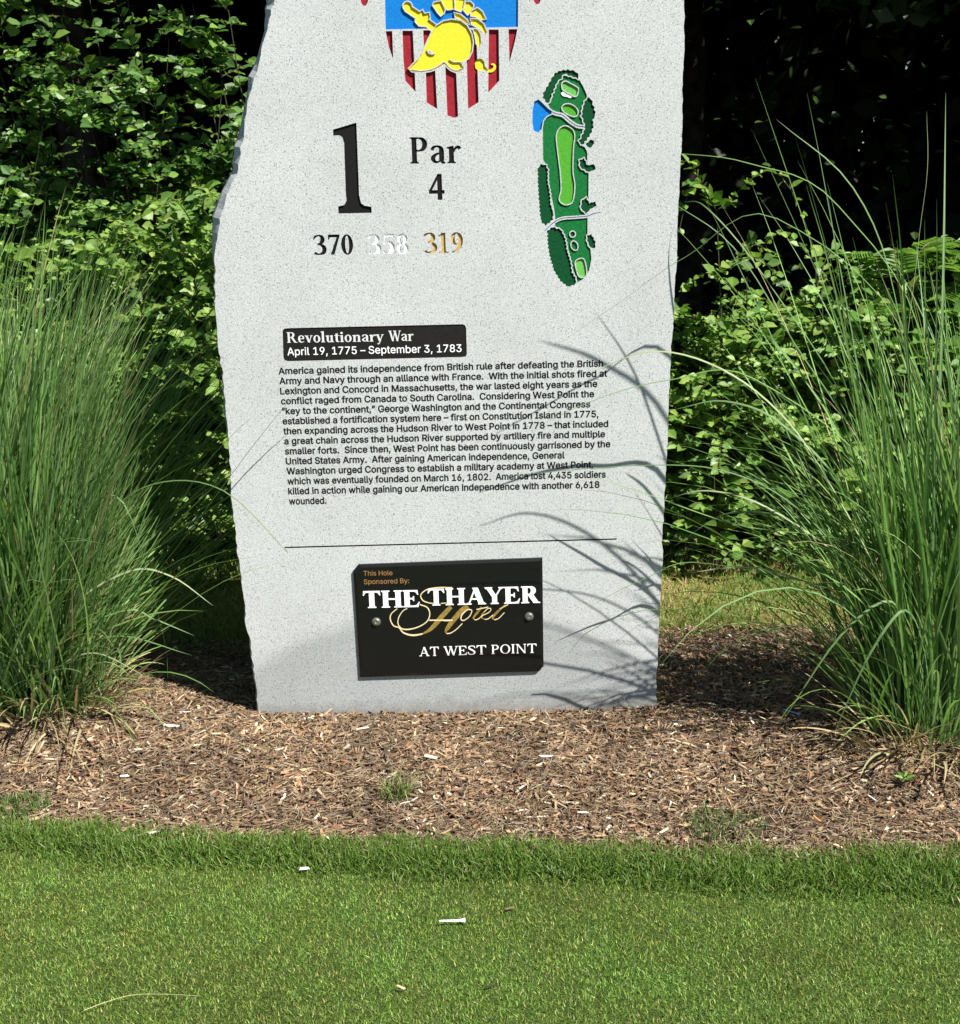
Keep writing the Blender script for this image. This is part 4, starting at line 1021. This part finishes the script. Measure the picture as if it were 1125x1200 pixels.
hand_blades(tl, TLL, [
    ([(40, 838), (70, 700), (130, 600), (190, 565), (262, 575), (330, 640), (337, 650)], (LYY, 3.45), 0.0035, False),
    ([(35, 838), (60, 620), (95, 480), (150, 340), (160, 300)], (LYY, LYY), 0.006, True),
    ([(35, 838), (20, 600), (5, 400), (30, 260), (52, 140)], (LYY, LYY), 0.005, True),
    ([(45, 838), (80, 720), (150, 670), (200, 675), (250, 710)], (LYY, 3.6), 0.006, True),
    ([(45, 838), (90, 770), (140, 745), (225, 768)], (LYY, 3.6), 0.006, False),
    ([(45, 838), (90, 745), (150, 715), (180, 725), (228, 745)], (LYY, 3.7), 0.006, False),
    ([(40, 838), (60, 790), (110, 765), (175, 795)], (LYY, 3.4), 0.005, True),
    ([(40, 838), (100, 620), (145, 590), (190, 740), (197, 800)], (LYY, LYY - 0.2), 0.0045, False),
    ([(35, 838), (60, 640), (90, 610), (108, 730), (107, 790)], (LYY, LYY - 0.2), 0.0045, False)])

# ------------------------------------------------------------------ leafy shrubs
LEAF_T = np.array([(0, 0, 0), (-.5, .38, .10), (-.36, .72, .07), (0, 1, -.06), (.36, .72, .07), (.5, .38, .10), (0, .38, -.02), (0, .72, -.02)])
LEAF_F = np.array([(0, 6, 1), (0, 5, 6), (1, 6, 2), (6, 7, 2), (6, 5, 7), (5, 4, 7), (2, 7, 3), (7, 4, 3)])
def leaves(P, D, U, L, W, col, tmpl=LEAF_T, tf=LEAF_F):
    """P base (n,3), D growth direction, U up hint"""
    D = D / (np.linalg.norm(D, axis=1, keepdims=True) + 1e-9)
    X = np.cross(D, U); X /= np.linalg.norm(X, axis=1, keepdims=True) + 1e-9
    Z = np.cross(X, D)
    n = len(P); t = tmpl[None]
    V = P[:, None] + X[:, None] * t[..., 0:1] * W[:, None, None] + D[:, None] * t[..., 1:2] * L[:, None, None] + Z[:, None] * t[..., 2:3] * L[:, None, None]
    F = (np.arange(n)[:, None, None] * len(tmpl) + tf[None]).reshape(-1, 3)
    c = np.repeat(col[:, None], len(tmpl), 1); c[:, 6:] = c[:, 6:] * 1.12 + 0.006
    return V.reshape(-1, 3), F, c.reshape(-1, 3)
def tube(path, r0, r1, k=4):
    path = np.asarray(path); m = len(path); t = np.gradient(path, axis=0); t /= np.linalg.norm(t, axis=1, keepdims=True) + 1e-9
    a = np.cross(t, np.array([0.3, 0.9, 0.2])); a /= np.linalg.norm(a, axis=1, keepdims=True) + 1e-9; b_ = np.cross(t, a)
    r = np.linspace(r0, r1, m)[:, None, None]; ang = np.linspace(0, 2 * np.pi, k + 1)[:-1]
    V = path[:, None] + r * (a[:, None] * np.cos(ang)[None, :, None] + b_[:, None] * np.sin(ang)[None, :, None])
    i = np.arange(m - 1)[:, None] * k; j = np.arange(k)[None]; j2 = (np.arange(k)[None] + 1) % k
    return V.reshape(-1, 3), np.stack([(i + j).ravel(), (i + j2).ravel(), (i + k + j2).ravel(), (i + k + j).ravel()], 1)
def merge(lst):
    Vs, Fs, o = [], [], 0
    for V, F in lst: Vs.append(V); Fs.append(F + o); o += len(V)
    return np.concatenate(Vs), np.concatenate(Fs)
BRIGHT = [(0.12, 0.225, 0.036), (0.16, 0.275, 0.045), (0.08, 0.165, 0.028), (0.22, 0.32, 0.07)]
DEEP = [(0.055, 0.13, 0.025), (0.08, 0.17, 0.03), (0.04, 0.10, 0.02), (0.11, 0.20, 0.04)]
def shrub(name, label, cat_, x, y, h, rad, ntw, leafL, cols, nsingle=40, z0=0.0, group=None, spikes=(), zmin=0.03, tlen=(0.22, 0.5), ratio=0.74, spacing=0.024):
    t = thing(name, label, cat_, (x, y, float(gz(x, y))), group); TL = t.location.copy(); g0 = TL.z
    sticks = []; LP, LD, LL = [], [], []
    mains = []
    for i in range(max(5, ntw // 16)):
        a = random.uniform(0, 6.28); r = random.uniform(0.1, 1) * rad
        top = np.array((x + r * math.cos(a), y + r * math.sin(a) * 0.8, g0 + z0 + h * random.uniform(0.7, 1.0) * (1 - 0.25 * (r / rad) ** 2)))
        b0_ = np.array((x + r * 0.25 * math.cos(a), y + r * 0.25 * math.sin(a), g0 - 0.02)); mid = (b0_ + top) / 2 + np.array((math.cos(a) * 0.3 * rad + random.gauss(0, .06), 0.12, 0))
        p = np.array(cat([tuple(b0_), tuple(mid), tuple(top)], 6)); mains.append(p); sticks.append(tube(p, 0.007, 0.002))
    for sx, sh in spikes:
        top = np.array((sx, y - rad * 0.5, g0 + sh)); b0_ = np.array((sx * 0.6 + x * 0.4, y, g0)); p = np.array(cat([tuple(b0_), tuple((b0_ + top) / 2 + np.array((0.03, -0.05, 0))), tuple(top)], 6)); mains.append(p); sticks.append(tube(p, 0.006, 0.002))
        for k in range(60):
            s_ = 0.35 + 0.65 * k / 60; q = p[min(len(p) - 1, int(s_ * (len(p) - 1)))] * 1.0 + np.array((random.gauss(0, .02), random.gauss(0, .02), random.gauss(0, .02)))
            a = k * 2.4; LP.append(q); LD.append((math.cos(a), math.sin(a), 0.5)); LL.append(leafL * random.uniform(0.6, 1.1) * (1.15 - 0.5 * s_))
    for i in range(ntw):
        m = random.choice(mains); k = random.randint(2, len(m) - 1); s_ = m[k]
        a = random.uniform(0, 6.28) if random.random() < 0.55 else random.gauss(-1.57, 0.9)
        d = np.array((math.cos(a), math.sin(a), random.uniform(0.0, 0.9))); L = random.uniform(*tlen)
        e = s_ + d / np.linalg.norm(d) * L; mid = (s_ + e) / 2 + np.array((0, 0, 0.09 * L)); e[2] -= 0.12 * L
        e[2] = min(e[2], g0 + z0 + h * 1.03); 
        p = np.array(cat([tuple(s_), tuple(mid), tuple(e)], 5)); sticks.append(tube(p, 0.0028, 0.001, 3))
        cl = max(4, int(L / spacing)); L0_ = L
        for j in range(cl):
            u = (j + 0.7) / cl; f_ = u * (len(p) - 1); i0 = min(int(f_), len(p) - 2); q = p[i0] + (p[i0 + 1] - p[i0]) * (f_ - i0)
            tdir = p[i0 + 1] - p[i0]; tdir = tdir / (np.linalg.norm(tdir) + 1e-9)
            sdv = np.cross(tdir, (0, 0, 1)); sdv = sdv / (np.linalg.norm(sdv) + 1e-9)
            for sgn in (-1, 1):
                dd = tdir * 0.55 + sdv * sgn * 0.9 + np.array((random.gauss(0, .3), random.gauss(0, .3), random.gauss(0.05, .35)))
                LP.append(q + dd * 0.004); LD.append(dd); LL.append(leafL * random.choice((0.5, 0.8, 1.0, 1.0, 1.2, 1.5)) * random.uniform(0.8, 1.15) * (1.1 - 0.45 * u))
    LP = np.array(LP); LD = np.array(LD); LL = np.array(LL)
    ok = LP[:, 2] > g0 + zmin; LP, LD, LL = LP[ok], LD[ok], LL[ok]; n = len(LP)
    U = np.tile((0.3, -0.55, 0.9), (n, 1)) + rng.normal(0, 0.42, (n, 3))
    col = pick(n, cols); W = LL * rng.uniform(0.85, 1.15, n) * ratio
    front_ = np.argsort(LP[:, 1] + rng.uniform(0, 0.35, n)); single = front_[:nsingle]; rest = front_[nsingle:]
    V, F, c = leaves(LP[rest], LD[rest], U[rest], LL[rest], W[rest], col[rest])
    o = mesh_np('foliage', V, F, M_leaf, t, c); base(o, TL); kind(o, 'stuff')
    if nsingle:
        protos = []
        for c_ in cols[:3]:
            V, F, cc_ = leaves(np.zeros((1, 3)), np.array([[0, 1., 0]]), np.array([[0, 0, 1.]]), np.ones(1), np.ones(1) * ratio, np.array([c_]))
            po = mesh_np('leaf', V, F, M_leaf, None, cc_, link=False); protos.append(po.data); bpy.data.objects.remove(po)
        for i in single:
            o = bpy.data.objects.new('leaf', random.choice(protos)); C.objects.link(o); o.parent = t
            D = Vector(LD[i]).normalized(); X = D.cross(Vector(U[i])).normalized(); Z = X.cross(D)
            Mx = Matrix((X, D, Z)).transposed().to_4x4() @ Matrix.Scale(float(LL[i]) * 1.1, 4)
            o.matrix_local = Matrix.Translation(Vector(LP[i]) - TL) @ Mx
    V, F = merge(sticks); o = mesh_np('stems', V, F, M_twig, t); base(o, TL)
    return t
gL = 'leafy shrubs along the woodland edge'
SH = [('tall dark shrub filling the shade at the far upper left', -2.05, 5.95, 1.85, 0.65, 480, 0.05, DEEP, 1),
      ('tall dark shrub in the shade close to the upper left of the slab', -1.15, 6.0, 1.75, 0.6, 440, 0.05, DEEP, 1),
      ('broad bright green bush behind the left grass clump', -1.25, 5.35, 1.42, 0.6, 560, 0.047, BRIGHT, 1),
      ('shaded bush low beside the left side of the slab', -0.85, 5.45, 1.3, 0.45, 460, 0.043, BRIGHT, 1),
      ('leafy bush at the left edge rising behind the tall grass', -1.95, 5.3, 1.45, 0.5, 500, 0.048, BRIGHT, 1),
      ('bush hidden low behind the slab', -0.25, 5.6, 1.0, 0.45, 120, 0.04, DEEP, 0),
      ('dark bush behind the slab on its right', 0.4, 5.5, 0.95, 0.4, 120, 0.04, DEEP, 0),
      ('leafy bush touching the right side of the slab with a tall shoot', 0.98, 5.3, 0.98, 0.34, 400, 0.043, BRIGHT, 1),
      ('low tangled bush between slab and right grass clump', 1.38, 5.35, 0.93, 0.38, 440, 0.043, BRIGHT, 1),
      ('bush of larger leaves behind the right grass clump', 1.85, 5.4, 1.05, 0.45, 360, 0.058, BRIGHT, 1),
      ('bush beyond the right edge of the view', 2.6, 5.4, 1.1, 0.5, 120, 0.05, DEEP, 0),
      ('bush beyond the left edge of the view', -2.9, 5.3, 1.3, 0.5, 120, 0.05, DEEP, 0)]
for lab, x, y, h, r_, nt_, ll, cols, vis in SH:
    sp = [(0.93, 1.40), (1.05, 1.15)] if 'tall shoot' in lab else ([(1.32, 1.2), (1.5, 1.08)] if 'tangled' in lab else [])
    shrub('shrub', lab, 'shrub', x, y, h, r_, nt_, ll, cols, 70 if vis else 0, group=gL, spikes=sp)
# woody vines and saplings climbing into the shade at the upper left
for lab, x, y, h, z0, nt_, r_ in (('sparse leafy sapling reaching up beside the dark wood at upper left', -1.62, 5.5, 1.15, 1.3, 110, 0.42),
                                  ('thin branch of small sunlit leaves above the bush near the slab', -1.15, 5.6, 1.0, 1.3, 100, 0.36),
                                  ('dim sapling at the far upper left corner', -2.05, 5.6, 1.2, 1.3, 120, 0.4)):
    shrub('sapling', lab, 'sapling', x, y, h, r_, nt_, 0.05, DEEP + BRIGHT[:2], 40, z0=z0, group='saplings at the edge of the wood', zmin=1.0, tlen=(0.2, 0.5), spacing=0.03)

# pinnate-leaved saplings
def pinnate(label, x, y, h, nfr, L, azs=None):
    t = thing('sumac', label, 'sumac sapling', (x, y, float(gz(x, y))), 'feather-leaved saplings'); TL = t.location.copy()
    b0_ = np.array(TL); top = b0_ + np.array((0.03, -0.02, h))
    V, F = tube(np.array(cat([tuple(b0_), tuple((b0_ + top) / 2 + 0.02), tuple(top)], 6)), 0.009, 0.004, 5); o = mesh_np('stem', V, F, M_twig, t); base(o, TL)
    for k in range(nfr):
        a = random.uniform(0, 6.28) if azs is None else azs[k % len(azs)]; el = random.uniform(0.25, 1.0)
        s_ = top - np.array((0, 0, random.uniform(0, 0.25) * h * (k / nfr))); d = np.array((math.cos(a), math.sin(a), el)); d /= np.linalg.norm(d)
        ln = L * random.uniform(0.75, 1.1); p = np.array(cat([tuple(s_), tuple(s_ + d * ln * 0.55 + np.array((0, 0, .02))), tuple(s_ + d * ln + np.array((0, 0, -0.14 * ln)))], 8))
        LP, LD, LL = [], [], []
        m = len(p)
        for j in range(3, m):
            tdir = p[min(j + 1, m - 1)] - p[j - 1]; tdir /= np.linalg.norm(tdir); sdv = np.cross(tdir, (0, 0, 1)); sdv /= np.linalg.norm(sdv)
            for sg in (-1, 1):
                LP.append(p[j]); LD.append(tdir * 0.45 + sdv * sg + np.array((0, 0, -0.15))); LL.append(0.105 * (1.15 - 0.55 * j / m) * random.uniform(.9, 1.1))
        LP.append(p[-1]); LD.append(tdir); LL.append(0.05)
        n = len(LP); V, F, c = leaves(np.array(LP), np.array(LD), np.tile((0.1, -0.3, 1.), (n, 1)) + rng.normal(0, .1, (n, 3)), np.array(LL), np.array(LL) * 0.3, pick(n, BRIGHT[:3]))
        V2, F2 = tube(p, 0.0025, 0.001, 3)
        F2t = np.concatenate([F2[:, :3], F2[:, [0, 2, 3]]]) + len(V)
        c = np.concatenate([c, np.tile((0.15, 0.16, 0.05), (len(V2), 1))])
        o = mesh_np('frond', np.concatenate([V, V2]), np.concatenate([F, F2t]), M_leaf, t, c); base(o, TL)
pinnate('feather-leaved sapling rising behind the right grass clump', 1.62, 5.2, 1.12, 11, 0.30)
pinnate('feather-leaved sapling nearest the right edge', 1.92, 5.25, 1.15, 11, 0.32)
pinnate('small feather-leaved sapling left of the right grass clump', 1.32, 5.15, 0.85, 8, 0.26)

# broad-leaved weeds, each leaf its own part
def broadleaf(label, x, y, h, nl, L, name='broadleaf_weed', cols=BRIGHT, spread=0.18, lob=False):
    t = thing(name, label, 'weed', (x, y, float(gz(x, y))), 'broad-leaved weeds at the foot of the shrubs'); TL = t.location.copy()
    st = []
    for k in range(nl):
        a = k * 2.4 + random.uniform(-.3, .3); zz = h * (0.25 + 0.75 * (k + 1) / nl); r_ = spread * random.uniform(0.3, 1)
        q = np.array((x + r_ * math.cos(a), y + r_ * math.sin(a) * 0.6 - 0.03, TL.z + zz)); b0_ = np.array((x, y, TL.z + zz * 0.7))
        st.append(tube(np.array([b0_, (b0_ + q) / 2 + np.array((0, 0, 0.01)), q]), 0.002, 0.001, 3))
        ln = L * random.uniform(0.65, 1.1)
        if lob: As = (-0.85, 0, 0.85)
        else: As = (0,)
        LP = np.tile(q, (len(As), 1)); LD = np.array([(math.cos(a + d), math.sin(a + d) - 0.3, 0.05) for d in As]); n = len(As)
        V, F, c = leaves(LP, LD, np.tile((0.1, -0.6, 0.9), (n, 1)) + rng.normal(0, .2, (n, 3)), np.full(n, ln), np.full(n, ln * (0.5 if lob else 0.75)), pick(n, cols))
        o = mesh_np('leaf', V, F, M_leaf, t, c); base(o, TL)
    st.append(tube(np.array([(x, y, TL.z - 0.01), (x + 0.01, y, TL.z + h * 0.5), (x, y, TL.z + h * 0.95)]), 0.004, 0.002, 4))
    V, F = merge(st); o = mesh_np('stem', V, F, M_twig, t); base(o, TL)
BL = [('creeper with three-part leaves hanging beside the right edge of the slab', 840, 590, 5.0, 0.75, 30, 0.085, True),
      ('creeper of pale three-part leaves just below the first', 835, 640, 4.95, 0.45, 14, 0.08, True),
      ('weed with heart-shaped leaves at the verge right of the slab', 900, 655, 5.0, 0.22, 12, 0.07, False),
      ('weed with round leaves in the verge nearer the right clump', 935, 672, 4.95, 0.18, 10, 0.065, False),
      ('low weed hugging the foot of the bush by the slab', 800, 655, 5.0, 0.25, 12, 0.06, False),
      ('tall weed with large pale leaves behind the right clump', 1045, 560, 5.05, 1.0, 26, 0.14, False),
      ('tall weed with large leaves close to the right border', 1110, 560, 5.05, 0.95, 22, 0.14, False),
      ('weed with large dim leaves under the right shrubs', 930, 600, 5.05, 0.5, 14, 0.12, False),
      ('big-leaved weed poking in at the upper left border', 10, 560, 5.0, 1.45, 16, 0.13, False),
      ('low weed in the verge left of the slab', 255, 650, 5.0, 0.28, 14, 0.06, False)]
for lab, px, py, yy, h, nl, L, lob in BL:
    xx = on_y(px, py, yy).x
    broadleaf(lab, xx, yy, h, nl, L, lob=lob, spread=0.22 if L > 0.1 else 0.14)

# ------------------------------------------------------------------ the dark wood behind
def quads(P, size, col, flat=0.35):
    n = len(P); nrm = rng.normal(0, 1, (n, 3)); nrm[:, 2] += 1.2 * flat; a = rng.normal(0, 1, (n, 3))
    X = np.cross(nrm, a); X /= np.linalg.norm(X, axis=1, keepdims=True); Y = np.cross(nrm, X); Y /= np.linalg.norm(Y, axis=1, keepdims=True)
    s = size[:, None] / 2
    V = np.stack([P - X * s, P - Y * s * 0.6, P + X * s, P + Y * s * 0.6], 1).reshape(-1, 3)
    F = np.arange(n * 4).reshape(-1, 4)
    return V, F, np.repeat(col, 4, 0)
n = 16000
u = rng.normal(0, 1, (n, 3)); u /= np.linalg.norm(u, axis=1, keepdims=True); u *= rng.uniform(0.1, 1, (n, 1)) ** 0.33
P = u * np.array((2.6, 2.4, 1.9)) ; P += np.stack([np.sin(P[:, 1] * 2.2), np.cos(P[:, 0] * 2.4), np.sin(P[:, 0] * 2 + P[:, 1])], 1) * 0.3
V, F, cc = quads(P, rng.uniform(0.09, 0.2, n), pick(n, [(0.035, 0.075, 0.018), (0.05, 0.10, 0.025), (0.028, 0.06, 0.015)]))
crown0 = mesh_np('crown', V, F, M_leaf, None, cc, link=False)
def trunk_mesh(h, r):
    V, F = tube(np.array([(0, 0, -0.1), (0.02, 0, 0.3), (-0.03, 0.03, h * 0.4), (0.05, 0, h * 0.75), (0, 0, h)]), r, r * 0.5, 12); lst = [(V, F)]
    for k in range(5):
        a = k * 1.3; z = h * (0.7 + 0.06 * k); lst.append(tube(np.array([(0, 0, z), (0.8 * math.cos(a), 0.8 * math.sin(a), z + 0.5), (1.8 * math.cos(a), 1.8 * math.sin(a), z + 0.8)]), r * 0.35, r * 0.1, 6))
    return merge(lst)
V, F = trunk_mesh(5.0, 0.16); trunk0 = mesh_np('trunk', V, F, M_bark, None, smooth=True, link=False)
places = [(-2.55, 9.0, 4.6, 'tree with a pale flecked trunk at the upper left'), (-4.8, 8.2, 4.5, ''), (0.4, 8.1, 4.5, ''), (3.2, 8.0, 4.5, ''), (6.2, 8.6, 4.6, ''), (-7.4, 9.2, 4.7, ''),
          (-3.2, 11.6, 5.1, ''), (1.9, 11.8, 5.1, ''), (5.2, 12, 5.2, ''), (-0.8, 11.2, 5.0, ''), (-6.4, 12.6, 5.2, ''), (8.4, 12.4, 5.2, ''),
          (-2.0, 15.4, 5.6, ''), (2.4, 15.6, 5.6, ''), (6.4, 16, 5.8, ''), (-6, 16.4, 5.8, ''), (0, 19, 6, ''), (4.6, 19.5, 6, ''), (-4.6, 19.6, 6, ''), (9.5, 17, 6, ''), (-9.8, 17, 6, '')]
names_ = ['first row', 'second row', 'third row', 'back row']
for i, (x, y, z, lab) in enumerate(places):
    lab = lab or 'dim woodland tree in full shade behind the shrubs'
    t = thing('woodland_tree', lab, 'tree', (x, y, 0.0), 'trees of the dark wood')
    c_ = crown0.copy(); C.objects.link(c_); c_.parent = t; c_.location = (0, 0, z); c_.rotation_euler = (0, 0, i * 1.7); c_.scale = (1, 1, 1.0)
    k_ = trunk0.copy(); C.objects.link(k_); k_.parent = t; k_.scale = (1, 1, z / 4.6); k_.rotation_euler = (0, 0, i * 2.1)
# dense understorey further in: reads as one mass
n = 95000
x = rng.uniform(-13, 13, n); y = rng.uniform(13, 25, n); z = rng.uniform(0, 8.5, n) 
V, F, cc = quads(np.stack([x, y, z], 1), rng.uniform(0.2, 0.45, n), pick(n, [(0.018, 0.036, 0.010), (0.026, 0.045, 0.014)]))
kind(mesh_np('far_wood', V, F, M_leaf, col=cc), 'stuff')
n = 24000
sx = rng.choice([-1, 1], n) * rng.uniform(7.5, 13, n); y = rng.uniform(5.6, 20, n); z = rng.uniform(0, 6, n)
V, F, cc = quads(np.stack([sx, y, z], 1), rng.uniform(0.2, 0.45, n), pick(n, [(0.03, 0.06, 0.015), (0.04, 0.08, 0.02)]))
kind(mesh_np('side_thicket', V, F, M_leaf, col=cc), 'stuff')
n = 1000                                                            # shade-dim undergrowth leaves just inside the wood
x = rng.uniform(-4, 5, n); y = rng.uniform(6.6, 9.5, n); z = rng.uniform(0.0, 2.9, n) * rng.random(n) ** 0.3
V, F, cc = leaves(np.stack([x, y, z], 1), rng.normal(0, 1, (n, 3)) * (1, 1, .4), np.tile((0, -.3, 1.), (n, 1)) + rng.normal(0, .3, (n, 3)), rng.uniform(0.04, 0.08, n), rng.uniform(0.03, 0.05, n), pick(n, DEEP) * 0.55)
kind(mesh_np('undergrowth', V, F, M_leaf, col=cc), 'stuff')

# ------------------------------------------------------------------ small things on the ground
def lathe_x(prof, k=12):
    Vv = []; Ff = []
    for j, (x_, r_) in enumerate(prof):
        for i in range(k): a = 2 * math.pi * i / k; Vv.append((x_, r_ * math.cos(a), r_ * math.sin(a)))
    for j in range(len(prof) - 1):
        for i in range(k): Ff.append((j * k + i, j * k + (i + 1) % k, (j + 1) * k + (i + 1) % k, (j + 1) * k + i))
    Ff.append(tuple(range(k))[::-1]); n0 = (len(prof) - 1) * k; Ff.append(tuple(range(n0, n0 + k)))
    return Vv, Ff
TEE = [(-0.028, 0.0012), (-0.024, 0.0022), (0.016, 0.0024), (0.023, 0.0045), (0.026, 0.0058), (0.028, 0.0058)]
def tee(label, px, py, rot, mat, z=0.014, s=1.0):
    Vv, Ff = lathe_x(TEE); me = bpy.data.meshes.new('golf_tee'); me.from_pydata(Vv, [], Ff); me.materials.append(mat)
    o = bpy.data.objects.new('golf_tee', me); C.objects.link(o); p = on_z(px, py, 0.012); o.location = (p.x, p.y, float(gz(p.x, p.y)) + z); o.rotation_euler = (0, 0.02, rot); o.scale = (s, s, s)
    tag(o, label, 'golf tee')
tee('white golf tee lying on the short lawn in the centre foreground', 530, 1080, 0.02, M_tee)
M_teeb = paint('blue_tee_paint', (0.35, 0.40, 0.75), 0.35, 0, 0.05)
tee('pale blue golf tee lying on the mulch near the right grass clump', 927, 853, -0.75, M_teeb, 0.016)
def chunk(name, label, cat_, px, py, L, W, T, rot, col, z=0.012, zz=0.0, tilt=0.05, group=None):
    p = on_z(px, py, zz); g = float(gz(p.x, p.y))
    V, F, cc = chips(np.zeros((1, 3)), np.array([L]), np.array([W]), np.array([T]), np.array([rot]), np.array([tilt]), np.array([tilt]), np.array([col]))
    o = mesh_np(name, V, F, M_chip, col=cc); o.location = (p.x, p.y, g + z)
    bv = o.modifiers.new('soft', 'BEVEL'); bv.width = T * 0.2
    tag(o, label, cat_, group)
gw = 'conspicuous pale chips on the mulch'
for lab, px, py, L, W, rot, col in (
        ('pale whitish wood chip lowest on the mulch at left', 147, 914, 0.03, 0.016, 0.4, (0.8, 0.78, 0.74)),
        ('long cream wood chip on the mulch below the left shadow tip', 203, 865, 0.045, 0.013, 0.05, (0.72, 0.66, 0.58)),
        ('forked tan wood chip left of the slab foot', 258, 872, 0.055, 0.014, 0.15, (0.55, 0.42, 0.24)),
        ('thin white chip right of centre below the slab', 683, 950, 0.028, 0.010, 0.1, (0.8, 0.78, 0.74)),
        ('white sliver standing on the mulch at right', 1022, 935, 0.034, 0.012, -1.1, (0.82, 0.8, 0.78)),
        ('square tan block of wood at the lawn edge on the right', 805, 962, 0.045, 0.03, 0.6, (0.42, 0.27, 0.16)),
        ('cream chip by the lawn edge on the left', 180, 968, 0.036, 0.011, 0.5, (0.7, 0.65, 0.58)),
        ('pale chip leaning at the foot of the slab near its right corner', 640, 890, 0.045, 0.012, 0.2, (0.78, 0.72, 0.62)),
        ('cream chip left of the weed sprout', 425, 860, 0.05, 0.012, 0.6, (0.7, 0.62, 0.5)),
        ('light chip just under the plaque', 505, 892, 0.045, 0.02, -0.35, (0.6, 0.48, 0.34))):
    chunk('wood_chip', lab, 'wood chip', px, py, L * 0.8, W * 0.7, 0.003, rot, col, 0.016, 0.04, 0.12, gw)
chunk('paper_scrap', 'small white scrap on the lawn just in front of the longer grass', 'scrap', 357, 1024, 0.022, 0.012, 0.003, 0.2, (0.85, 0.85, 0.85), 0.014)
chunk('bark_piece', 'tan flake of bark lying on the near lawn', 'bark flake', 470, 1164, 0.020, 0.007, 0.0012, -0.6, (0.5, 0.38, 0.22), 0.014)
chunk('bark_piece', 'dark crumb of bark on the near lawn right of the tan flake', 'bark flake', 575, 1161, 0.016, 0.008, 0.0015, 0.3, (0.05, 0.03, 0.02), 0.011)
chunk('bark_piece', 'brown shred of bark on the lawn right of the white tee', 'bark flake', 597, 1070, 0.022, 0.007, 0.003, 0.5, (0.16, 0.11, 0.07), 0.012)
chunk('dead_leaf', 'orange dead leaf on the mulch below the pale blue tee', 'dead leaf', 935, 862, 0.040, 0.016, 0.002, 0.6, (0.55, 0.22, 0.07), 0.018, 0.04, 0.25)
chunk('dead_leaf', 'orange dead leaf at the lawn edge on the right', 'dead leaf', 957, 975, 0.024, 0.010, 0.001, -0.9, (0.42, 0.20, 0.07), 0.02, 0.0, 0.3)
# dry straw on the lawn
p = [on_z(a, b_, 0.016) for a, b_ in ((98, 1184), (125, 1174), (155, 1166), (190, 1165), (235, 1167))]
V, F = tube(np.array(cat([tuple(q) for q in p], 5)), 0.0009, 0.0004, 4)
o = mesh_np('straw', V, F, M_chip, col=np.tile((0.36, 0.36, 0.17), (len(V), 1))); tag(o, 'long dry straw lying curved on the lawn at lower left', 'straw')
# sprouts in the mulch
def sprout(label, px, py, n, L, W, cols, zz=0.03, tilt=(0.1, 1.0), rad=0.03, name='weed_sprout'):
    c = on_z(px, py, zz); r = rad * np.sqrt(rng.random(n)); a = rng.uniform(0, 6.28, n); x = c.x + r * np.cos(a) * 1.5; y = c.y + r * np.sin(a)
    t = thing(name, label, 'weed', (c.x, c.y, float(gz(c.x, c.y))))
    V, F, cc = blades(np.stack([x, y, gz(x, y) + 0.004], 1), rng.uniform(L * 0.5, L, n), np.full(n, W), rng.uniform(*tilt, n), pick(n, cols), segs=3)
    o = mesh_np('blades', V, F, M_grass, t, cc); base(o, t.location.copy()); kind(o, 'stuff')
sprout('small grassy sprout growing in the mulch below the plaque', 465, 940, 60, 0.10, 0.003, [(0.16, 0.22, 0.05), (0.2, 0.24, 0.08)], 0.02)
sprout('green grass tuft in the mulch near the lawn edge at right', 848, 975, 220, 0.045, 0.003, [(0.06, 0.13, 0.03), (0.1, 0.17, 0.04)], 0.01, rad=0.07)
sprout('grass tuft creeping from the lawn into the mulch at far left', 25, 952, 160, 0.05, 0.003, [(0.09, 0.18, 0.03), (0.13, 0.22, 0.05)], 0.01, rad=0.05)
sprout('short stubble of grass in the mulch left of that tuft', 590, 968, 90, 0.03, 0.0025, [(0.1, 0.16, 0.04), (0.18, 0.2, 0.08)], 0.01, rad=0.1)
sprout('thin green weed low in the mulch at the far left under the tall grass', 95, 845, 60, 0.13, 0.003, [(0.12, 0.18, 0.05), (0.25, 0.25, 0.1)], 0.05, rad=0.08)
cpt = on_z(1060, 925, 0.03)
t = thing('seedling', 'tiny broad-leaved seedling on the mulch at the right', 'weed', (cpt.x, cpt.y, float(gz(cpt.x, cpt.y))))
for k in range(6):
    a = k * 1.05; V, F, c = leaves(np.array([(cpt.x, cpt.y, t.location.z + 0.025)]), np.array([(math.cos(a), math.sin(a), 0.5)]), np.array([(0, -0.2, 1.)]), np.array([0.032]), np.array([0.012]), pick(1, BRIGHT))
    o = mesh_np('leaf', V, F, M_leaf, t, c); base(o, t.location.copy())
V, F = tube(np.array([(cpt.x, cpt.y, t.location.z - 0.005), (cpt.x, cpt.y, t.location.z + 0.026)]), 0.0012, 0.0008, 4); o = mesh_np('stem', V, F, M_leaf, t, np.tile((0.1, 0.2, 0.04), (len(V), 1))); base(o, t.location.copy())
